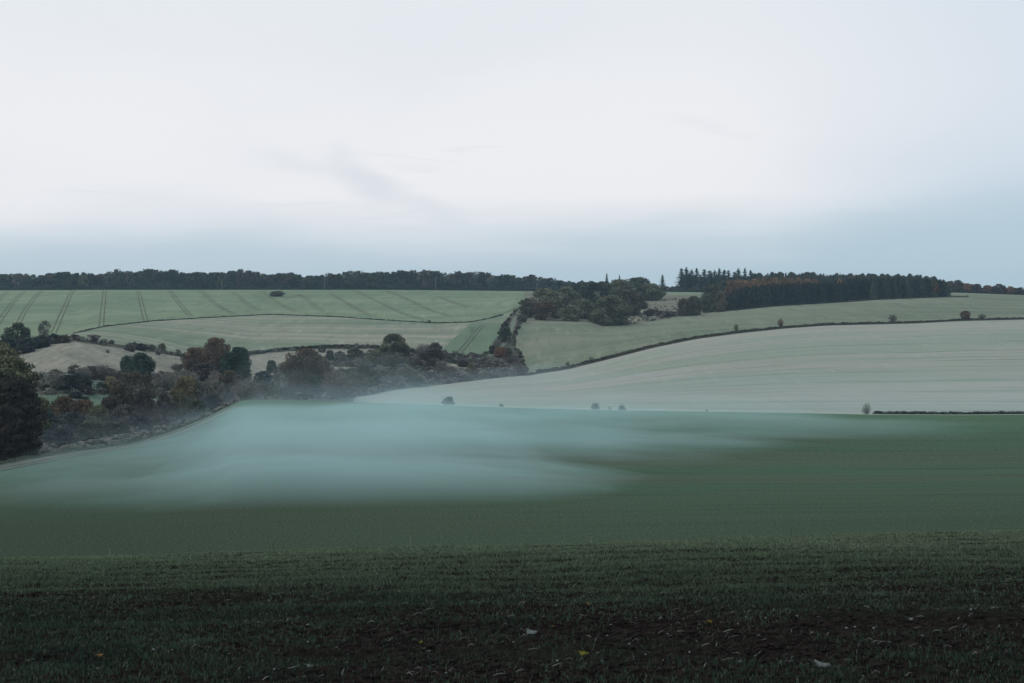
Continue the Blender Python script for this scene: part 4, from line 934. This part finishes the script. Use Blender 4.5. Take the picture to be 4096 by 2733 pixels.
def reg_past(q):
    S = q.uniform(2480, 2800); a = kd(K10, S); b = kd(K11, S)-60; return S, a+(b-a)*q.random()**2
tufts('undergrowth', 200, reg_past, ML['purple'], 'dark rough tufts on the slope between clump and plantation', (.5, 1.4), 8, kinds=('tuft',), keep=lambda S, r: r > 1195)
# ------------------------------------------------------------------ hedges: one thing each
def hedge(label, S0, S1, k, doff, h, wd, mats, n, seed, name='hedge', hv=.5):
    q = random.Random(seed); it = []
    for i in range(n):
        S = S0+(S1-S0)*(i+q.random())/n; d = kd(k, S)+doff+q.uniform(-.5, .5); p = P(S, d); hh = h*q.uniform(1-hv, 1+hv*.4)
        it.append((shape('tuft', 'low', q.randrange(2)), p.x, p.y, p.z-.15, wd*q.uniform(.8, 1.5), hh, q.uniform(0, 6)))
    o = mass(name, it, mats, label, 'hedge'); del o['kind']; o['group'] = 'hedges between the fields'; return o
hedge('thin dark hedge line between the wheat field and the striped stubble', 296, 2010, K10, 0, .6, 2.2, ML['dark'], 420, 1)
hedge('dark hedge at the lower edge of the striped stubble', 985, 1515, K9, -1, 1.1, 2.6, ML['dark'], 200, 2)
hedge('dark ditch hedge climbing right between olive field and pale stubble', 2090, 4400, K9, -3, .5, 2.4, ML['dun'], 620, 3)
hedge('brown grassy bank along the top of the ditch hedge', 2150, 4400, K9, 1.5, .8, 2.2, ML['olive'], 480, 13, name='grassy_bank')
hedge('low dark hedge on the right end of the misty crest', 3506, 4500, KC, 20, 1.15, 3.0, ML['navy'], 330, 4, hv=.4)
hedge('dark hedge along the foot of the plantation', 2870, 3870, K10, -1, .7, 2.5, ML['navy'], 240, 6)
hedge('pale dead grass verge before the plantation', 2880, 3870, K10, 1.5, .5, 2.0, ML['lilac'], 260, 16, name='grass_verge')
# ------------------------------------------------------------------ wheel tracks: thin ribbons laid on the fields
TRK = ground_mat('bare_track_soil', c_field((.11, .105, .08), (.14, .13, .10), (.13, .13, .10), .1, .1, 0))
TRP = ground_mat('worn_pale_track', c_field((.17, .16, .14), (.14, .14, .115), (.19, .18, .16), .1, .1, 0))
TRD = ground_mat('dark_rut', c_field((.10, .12, .09), (.13, .15, .11), (.10, .10, .08), .1, .1, 0))
def ribbon_pts(pts, dlo, dhi, step):
    W = [P(s, find_d(s, r, dlo(s), dhi(s))) for s, r in pts]; out = []
    for a, b in zip(W, W[1:]):
        L = (b-a).length; n = max(int(L/step), 1)
        for i in range(n): out.append(a.lerp(b, i/n))
    out.append(W[-1]); A_ = np.array([(p.x, p.y) for p in out])
    if len(A_) > 9:
        for _ in range(12): A_[1:-1] = (A_[:-2]+2*A_[1:-1]+A_[2:])/4
    return A_
def ribbon(name, pts, dlo, dhi, offs, wd, mat, label, step=6, lift=.10):
    A_ = ribbon_pts(pts, dlo, dhi, step); t = np.gradient(A_, axis=0); t /= np.linalg.norm(t, axis=1)[:, None]+1e-9; nrm = np.stack([-t[:, 1], t[:, 0]], 1)
    V, Fs, o = [], [], 0
    for of in offs:
        Q = [A_+nrm*(of-wd/2), A_+nrm*(of+wd/2)]; n = len(A_)
        for q in Q: V.append(np.stack([q[:, 0], q[:, 1], ground(q[:, 0], q[:, 1])+lift], 1))
        i = np.arange(n-1); Fs.append(np.stack([i+o, i+1+o, i+1+n+o, i+n+o], 1)); o += 2*n
    ob = link(name, mesh_np(name, np.concatenate(V), [np.concatenate(Fs)]), mat); return tag(ob, label, kind='structure')
c1 = lambda x, y: (x/1.912, 1040+y/1.912)
q2 = lambda x, y: (900+x/2.295, 1040+y/2.295)
q3 = lambda x, y: (1800+x/2.295, 1040+y/2.295)
LO = lambda s: kd(K10, s)-1; HI = lambda s: kd(K11, s)
TL = [[c1(60,243),c1(0,300),c1(-60,360)],[c1(190,243),c1(100,320),c1(0,460),c1(-60,560)],[c1(318,240),c1(240,320),c1(190,390),c1(140,485)],[c1(560,235),c1(510,330),c1(460,440),c1(408,560)],
      [c1(803,232),c1(790,340),c1(780,430),c1(775,510)],[c1(1052,235),c1(1080,330),c1(1100,410),c1(1118,470)],[c1(1290,235),c1(1350,310),c1(1410,380),c1(1458,430)],[c1(1532,235),c1(1600,300),c1(1680,360),c1(1790,415)],
      [q2(70,295),q2(160,370),q2(240,430),q2(325,468)],[q2(330,288),q2(450,370),q2(550,430),q2(650,480)],[q2(690,320),q2(780,385),q2(850,440),q2(915,478)],[q2(960,305),q2(1080,375),q2(1200,445),q2(1330,512)],
      [q2(1190,285),q2(1330,350),q2(1450,405),q2(1620,490),q2(1840,557)],[q2(1480,285),q2(1600,330),q2(1740,395),q2(1900,470),q2(2060,512)],[q2(1940,335),q2(2080,385),q2(2220,435)]]
for i, t in enumerate(TL): ribbon('tramline', t, LO, HI, (-1.0, 1.0), (.5 if 1 < i < 8 else .42), TRK, 'pair of bare tractor wheel lines across the wheat field')
ring = [q2(470+235*math.cos(a), 325+20*math.sin(a)) for a in np.linspace(0, 2*math.pi, 28)]
ribbon('tramline', ring, LO, HI, (0,), .9, TRK, 'bare wheel ring round the bush in the wheat field')
ribbon('track', [q3(640,447),q3(540,475),q3(440,505),q3(390,530)], LO, HI, (-1, 1), .9, TRD, 'dark wheel track leading to the lane head')
L9 = lambda s: kd(K9, s)-1
ribbon('track', [q3(300,600),q3(230,680),q3(160,760),q3(85,850)], L9, LO, (-1, 1), .7, TRD, 'green wheel lines in the green crop strip')
ribbon('lane', [q3(610,520),q3(585,560),q3(565,640),q3(560,720),q3(480,790),q3(400,840),q3(330,880),q3(320,910),q3(370,960),q3(430,1015),q3(500,1050),q3(570,1075)], lambda s: kd(KS, s)-8, HI, (-1.1, 1.1), .9, TRP, 'two pale ruts of the lane running down to the valley')
ribbon('lane', [q3(612,520),q3(586,560),q3(566,640),q3(560,720),q3(480,790),q3(400,840),q3(330,880),q3(320,910),q3(370,960),q3(430,1015),q3(500,1050),q3(570,1075)], lambda s: kd(KS, s)-8, HI, (0,), 1.2, MG['B2'], 'green grass ridge between the ruts of the lane', lift=.14)
K7L = lambda s: 90.0
e1 = [(-40, 1885), (130, 1858), (261, 1826), (400, 1810), (523, 1796), (620, 1766), (700, 1735), (780, 1702), (860, 1665), (930, 1626)]
ribbon('track', e1, K7L, lambda s: kd(KC, s), (-1.0, 1.0), .9, TRP, 'pale worn track along the left edge of the misty field', lift=.12)
# ------------------------------------------------------------------ fence beyond the left thicket
def bar(a, b, wd, ht):
    a = Vector(a); b = Vector(b); t = (b-a).normalized(); u = t.cross(Vector((0, 0, 1)))
    u = u.normalized() if u.length > 1e-4 else Vector((1, 0, 0)); v = u.cross(t).normalized()
    V = [tuple(p+u*sx*wd/2+v*sz*ht/2) for p in (a, b) for sx, sz in ((-1, -1), (1, -1), (1, 1), (-1, 1))]
    return V, [(0, 1, 2, 3), (7, 6, 5, 4), (0, 4, 5, 1), (1, 5, 6, 2), (2, 6, 7, 3), (3, 7, 4, 0)]
def bars(name, lst, mat, parent=None):
    V, Fc = [], []
    for b in lst:
        v, f = bar(*b); o = len(V); V += v; Fc += [tuple(i+o for i in q) for q in f]
    return link(name, mesh_np(name, V, [np.array(Fc)]), mat, parent)
fd = 395.0
fp = [P(s, fd+(s-100)*.03) for s in np.arange(110, 440, 26)]
fe = empty('rail_fence', fp[0], 'long low pale rail fence crossing the green paddock at left', 'fence')
org = fp[0]
for p in fp: 
    o = bars('post', [(p-org+Vector((0, 0, -.3)), p-org+Vector((0, 0, 1.35)), .16, .16)], WOOD, fe)
for a, b in zip(fp, fp[1:]):
    for z in (.55, 1.15): bars('rail', [(a-org+Vector((0, -.12, z)), b-org+Vector((0, -.12, z)), .05, .16)], PALEWOOD, fe)
p = P(431, fd+10); o = empty('gate_post', p, 'thick white post at the right end of the rail fence', 'post')
bars('shaft', [(Vector((0, 0, -.3)), Vector((0, 0, 1.9)), .3, .3)], PALEWOOD, o); bars('cap', [(Vector((0, 0, 1.902)), Vector((0, 0, 2.0)), .38, .38)], PALEWOOD, o)
p = P(618, 400); fp2 = [P(s, 398) for s in (606, 622, 638)]; f2 = empty('rail_fence', fp2[0], 'short pale rail in the little green gap beside the slender maroon tree', 'fence')
for q_ in fp2: bars('post', [(q_-fp2[0]+Vector((0, 0, -.3)), q_-fp2[0]+Vector((0, 0, 1.3)), .16, .16)], WOOD, f2)
bars('rail', [(fp2[0]-fp2[0]+Vector((0, -.12, 1.1)), fp2[2]-fp2[0]+Vector((0, -.12, 1.1)), .05, .16)], PALEWOOD, f2)
# utility poles before the ridge wood
for S, top, lab in [(888, 1118, 'faint thin pale pole in the ridge wood at left'), (1297, 1112, 'left utility pole before the ridge wood, a pale thin one'), (1743, 1108, 'tall right utility pole before the ridge wood'), (2148, 1135, 'short pale pole in the low end of the ridge wood')]:
    d = kd(K11, S)+2; p = P(S, d); h = EYE-(top-HZ)/F*d-p.z
    r = empty('utility_pole', p, lab, 'pole', 'utility poles before the ridge wood')
    link('shaft', tubes_mesh('shaft', [([(0, 0, -.5), (0, 0, h*.5), (0, 0, h)], [.17, .15, .12])], 6), WOOD, r)
    bars('crossarm', [(Vector((-.8, .15, h*.95)), Vector((.8, .15, h*.95)), .12, .14)], WOOD, r)
# ------------------------------------------------------------------ foreground crop, straw, stones and leaves
def grass_bm(n, seed):
    rng = np.random.default_rng(seed)
    y = np.sqrt(rng.uniform(6.9**2, 36**2, n*3)); y = np.where(rng.uniform(0, 1, n*3) < .28, rng.uniform(6.9, 22, n*3), y); x = rng.uniform(-1, 1, n*3)*(.39*y+6.5)
    row = y/.14; y = (np.floor(row)+.5+rng.normal(0, .22, len(y)))*.14
    keepp = 1-bare(x, y)*1.05; keepp *= .30+.70*np.clip(fbm(x*3.0, y*2.2, 61, 4, .65)*3.4-1.1, 0, 1)
    keepp *= np.clip(1.15-y/60, .4, 1)
    k = rng.uniform(0, 1, len(y)) < keepp; x, y = x[k][:n], y[k][:n]; m = len(x)
    z = near_z(x, y)-.006
    h = rng.uniform(.018, .052, m)*(.6+.8*fbm(x*.9, y*.9, 66, 2))*np.where(rng.uniform(0, 1, m) < .02, 1.8, 1.0); a = rng.uniform(0, 2*math.pi, m); lean = h*rng.uniform(.1, .9, m); w = rng.uniform(.0014, .0028, m)*(1+y/22)
    ca, sa = np.cos(a), np.sin(a); b = rng.uniform(0, math.pi, m); u = np.cos(b)*w; v = np.sin(b)*w
    P0 = np.stack([x, y, z], 1); U = np.stack([u, v, 0*u], 1)
    P1 = P0+np.stack([ca*lean*.35, sa*lean*.35, h*.6], 1); P2 = P0+np.stack([ca*lean, sa*lean, h*(1-.35*lean/h)], 1)
    V = np.stack([P0-U, P0+U, P1-U*.8, P1+U*.8, P2], 1).reshape(-1, 3); i = np.arange(m)*5
    print('blades', m); return mesh_np('grass', V, [np.stack([i, i+1, i+3, i+2], 1), np.stack([i+2, i+3, i+4], 1)])
def blade_mat(name, c0, c1, c2):
    m = bpy.data.materials.new(name); m.use_nodes = True; T = NT(m.node_tree); co = T.n('ShaderNodeTexCoord').outputs['Object']
    sy = T.n('ShaderNodeSeparateXYZ'); T.put(sy.inputs[0], co)     # lit blade tips of the crest painted into the colour; nearer blades darker
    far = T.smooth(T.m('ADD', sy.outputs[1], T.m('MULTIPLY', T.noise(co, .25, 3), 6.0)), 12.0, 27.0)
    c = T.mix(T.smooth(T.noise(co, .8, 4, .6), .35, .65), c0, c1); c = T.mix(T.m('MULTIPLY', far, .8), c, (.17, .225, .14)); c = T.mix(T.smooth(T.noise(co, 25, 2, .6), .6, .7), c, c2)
    b = T.n('ShaderNodeBsdfPrincipled'); T.put(b.inputs['Base Color'], c); b.inputs['Roughness'].default_value = .9; b.inputs['Specular IOR Level'].default_value = .0
    o = T.n('ShaderNodeOutputMaterial'); T.put(o.inputs[0], b.outputs[0]); return m
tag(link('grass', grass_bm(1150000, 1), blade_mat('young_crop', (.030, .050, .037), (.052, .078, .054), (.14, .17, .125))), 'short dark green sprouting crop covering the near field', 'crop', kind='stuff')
def litter(n, seed, L, wd, mode):
    rng = np.random.default_rng(seed); y = 6.9+(30-6.9)*rng.uniform(0, 1, n*3)**1.6; x = rng.uniform(-1, 1, n*3)*(.40*y+5)
    k = rng.uniform(0, 1, n*3) < .18+.9*bare(x, y); x, y = x[k][:n], y[k][:n]; m = len(x); z = near_z(x, y)
    if mode == 'straw':
        a = rng.normal(0, .8, m); l = rng.uniform(.4, 1.3, m)*L; w_ = wd*rng.uniform(.6, 1.4, m); ca, sa = np.cos(a), np.sin(a)
        up = rng.uniform(.003, .02, m); A0 = np.stack([x-ca*l/2, y-sa*l/2, z+.006], 1); A1 = np.stack([x, y, z+up+.008], 1); A2 = np.stack([x+ca*l/2, y+sa*l/2, z+.006+rng.uniform(0, .03, m)], 1)
        U = np.stack([-sa*w_, ca*w_, w_*.6], 1); V = np.stack([A0-U, A0+U, A1-U, A1+U, A2-U*.5, A2+U*.5], 1).reshape(-1, 3); i = np.arange(m)*6
        return mesh_np('straw', V, [np.concatenate([np.stack([i, i+1, i+3, i+2], 1), np.stack([i+2, i+3, i+5, i+4], 1)])])
    s = rng.uniform(.4, 1.3, m)*L; O = np.array([(1, 0, 0), (0, 1, 0), (-1, 0, 0), (0, -1, 0), (0, 0, .7), (0, 0, -.5)]); V = (np.stack([x, y, z+s*.25], 1)[:, None, :]+O[None]*s[:, None, None]*rng.uniform(.5, 1.2, (m, 6, 3))).reshape(-1, 3); i = (np.arange(m)*6)[:, None]
    tri = np.array([(0, 1, 4), (1, 2, 4), (2, 3, 4), (3, 0, 4), (1, 0, 5), (2, 1, 5), (3, 2, 5), (0, 3, 5)]); return mesh_np('stone', V, [(i[:, :, None]+tri[None]).reshape(-1, 3)])
tag(link('straw', litter(6000, 2, .055, .0011, 'straw'), plain('old_straw', (.055, .046, .040))), 'scattered dull straw and stalks on the dark soil', 'straw', kind='stuff')
tag(link('straw', litter(900, 12, .06, .0016, 'straw'), plain('bleached_straw', (.20, .20, .19))), 'few bleached pale straws on the dark soil', 'straw', kind='stuff')
tag(link('clods', litter(13000, 3, .022, 0, 'stone'), plain('dark_clods', (.022, .019, .018))), 'crumbled dark soil clods on the near field', 'soil', kind='stuff')
tag(link('stones', litter(600, 4, .011, 0, 'stone'), plain('pale_flint', (.30, .33, .34))), 'small pale flints and chalk crumbs on the dark soil', 'stones', kind='stuff')
def leaf(label, S, row, size, mat, lobes=5, curl=.25, rz=0.0, group='fallen leaves on the near field'):
    d = find_d(S, row, 7.0, kd(6, S)); x = (S-CX)/F*d; z = float(near_z(np.array([x]), np.array([d]))[0]); V = []; Fc = []; n = 40
    r = empty('fallen_leaf', (x, d, z+.012), label, 'leaf', group, rz); r.rotation_euler = (.5, rnd.uniform(-.2, .2), rz)
    V.append((0, 0, 0)); size *= .66
    for i in range(n):
        a = 2*math.pi*i/n; rr = size/2*(.55+.45*abs(math.cos(a*lobes/2))**1.5)*(1-.15*math.cos(a)); V.append((rr*math.cos(a), rr*math.sin(a)*.8, curl*rr*rr/size*4*math.cos(2*a)*.5+.008))
    m = len(V); V += [(v[0], v[1], v[2]-.0012) for v in V]
    T3 = [(0, i, i % n+1) for i in range(1, n+1)]; B3 = [(m, m+i % n+1, m+i) for i in range(1, n+1)]; Q4 = [(i, m+i, m+i % n+1, i % n+1) for i in range(1, n+1)]
    link('blade', mesh_np('blade', V, [np.array(T3+B3), np.array(Q4)]), mat, r)
    link('stalk', tubes_mesh('stalk', [([(-size*.2, 0, .002), (-size*.5, .01, .004), (-size*.85, .02, .012)], [.0018, .0016, .0014])], 5), mat, r)
YL = plain('yellow_leaf', (.14, .14, .03)); YG = plain('ochre_leaf', (.20, .145, .03)); PL = plain('bleached_leaf', (.15, .165, .16)); OL = plain('tan_leaf', (.22, .12, .06))
leaf('large yellow green leaf lying at the bottom centre', 2335, 2638, .115, YL, rz=.3)
leaf('bright ochre yellow leaf on the bare soil right of centre', 2838, 2517, .085, YG, rz=1.2)
leaf('yellow green leaf standing on edge left of centre at the bottom', 1686, 2606, .07, YL, curl=.6, rz=2.0)
leaf('dull yellow leaf at the bottom left', 400, 2642, .075, OL, rz=.8)
leaf('small orange tan leaf on soil near the centre', 2213, 2532, .05, OL, rz=2.2)
leaf('small rusty leaf among the crop edge right of centre', 2352, 2452, .045, OL, rz=.2)
leaf('pale tan leaf at the right near the bottom edge', 3905, 2628, .08, OL, rz=1.9)
leaf('long bleached curled leaf lying on the soil at bottom centre', 2125, 2551, .15, PL, lobes=3, curl=.3, rz=.15)
leaf('narrow bleached leaf at the bottom right', 3290, 2679, .16, PL, lobes=2, curl=.3, rz=.0)
leaf('small bleached leaf at the bottom left of centre', 1238, 2681, .07, PL, lobes=3, rz=.4)
leaf('bleached curled leaf on the right bare soil', 3640, 2496, .08, PL, lobes=2, curl=.4, rz=.4)
leaf('upright bleached scrap on the bare soil right of centre', 2640, 2513, .07, PL, lobes=2, curl=.8, rz=1.5)
def stalk(label, S, row, h, mat, lean):
    d = kd(6, S)-.3; x = (S-CX)/F*d; p = (x, d, float(near_z(np.array([x]), np.array([d]))[0]))
    r = empty('dry_stalk', p, label, 'stalk', 'stalks standing on the near crest')
    link('stem', tubes_mesh('stem', [([(0, 0, -.02), (lean*.4, 0, h*.5), (lean, 0, h)], [.005, .0045, .003])], 5), mat, r)
    V, Fq = quads(np.array([(lean*.9, 0, h*.92), (lean, 0, h), (lean*.4, .004, h*.5)]), np.array([(0., -1, 0)]*3), .007, np.random.default_rng(int(S))); link('sheath', mesh_np('sheath', V, [Fq]), mat, r)
DRY = plain('dry_stalk', (.30, .31, .26)); DKS = plain('dark_stalk', (.03, .03, .03))
stalk('short bleached stalk upright on the near crest, right of two pale ones', 2363, 2190, .17, DRY, .0)
stalk('short bleached stalk upright on the near crest, left of two pale ones', 2250, 2190, .12, DRY, .005)
stalk('tall thin pale stalk on the crest left of the middle', 1643, 2200, .20, DRY, -.01)
stalk('dark leaning stalk on the near crest left of centre', 1100, 2215, .17, DKS, -.06)
stalk('dark upright stalk on the near crest at right', 3165, 2150, .21, DKS, -.005)
stalk('faint thin stalk on the near crest at left', 437, 2225, .14, DRY, .01)
hz = link('haze', box_mesh('haze', -3000, 3000, -60, 3300, -75, 60), vol_mat('haze', HAZE, (.55, .80, 1.0), .2)); tag(hz, 'thin blue haze over the whole valley', 'haze', kind='stuff')
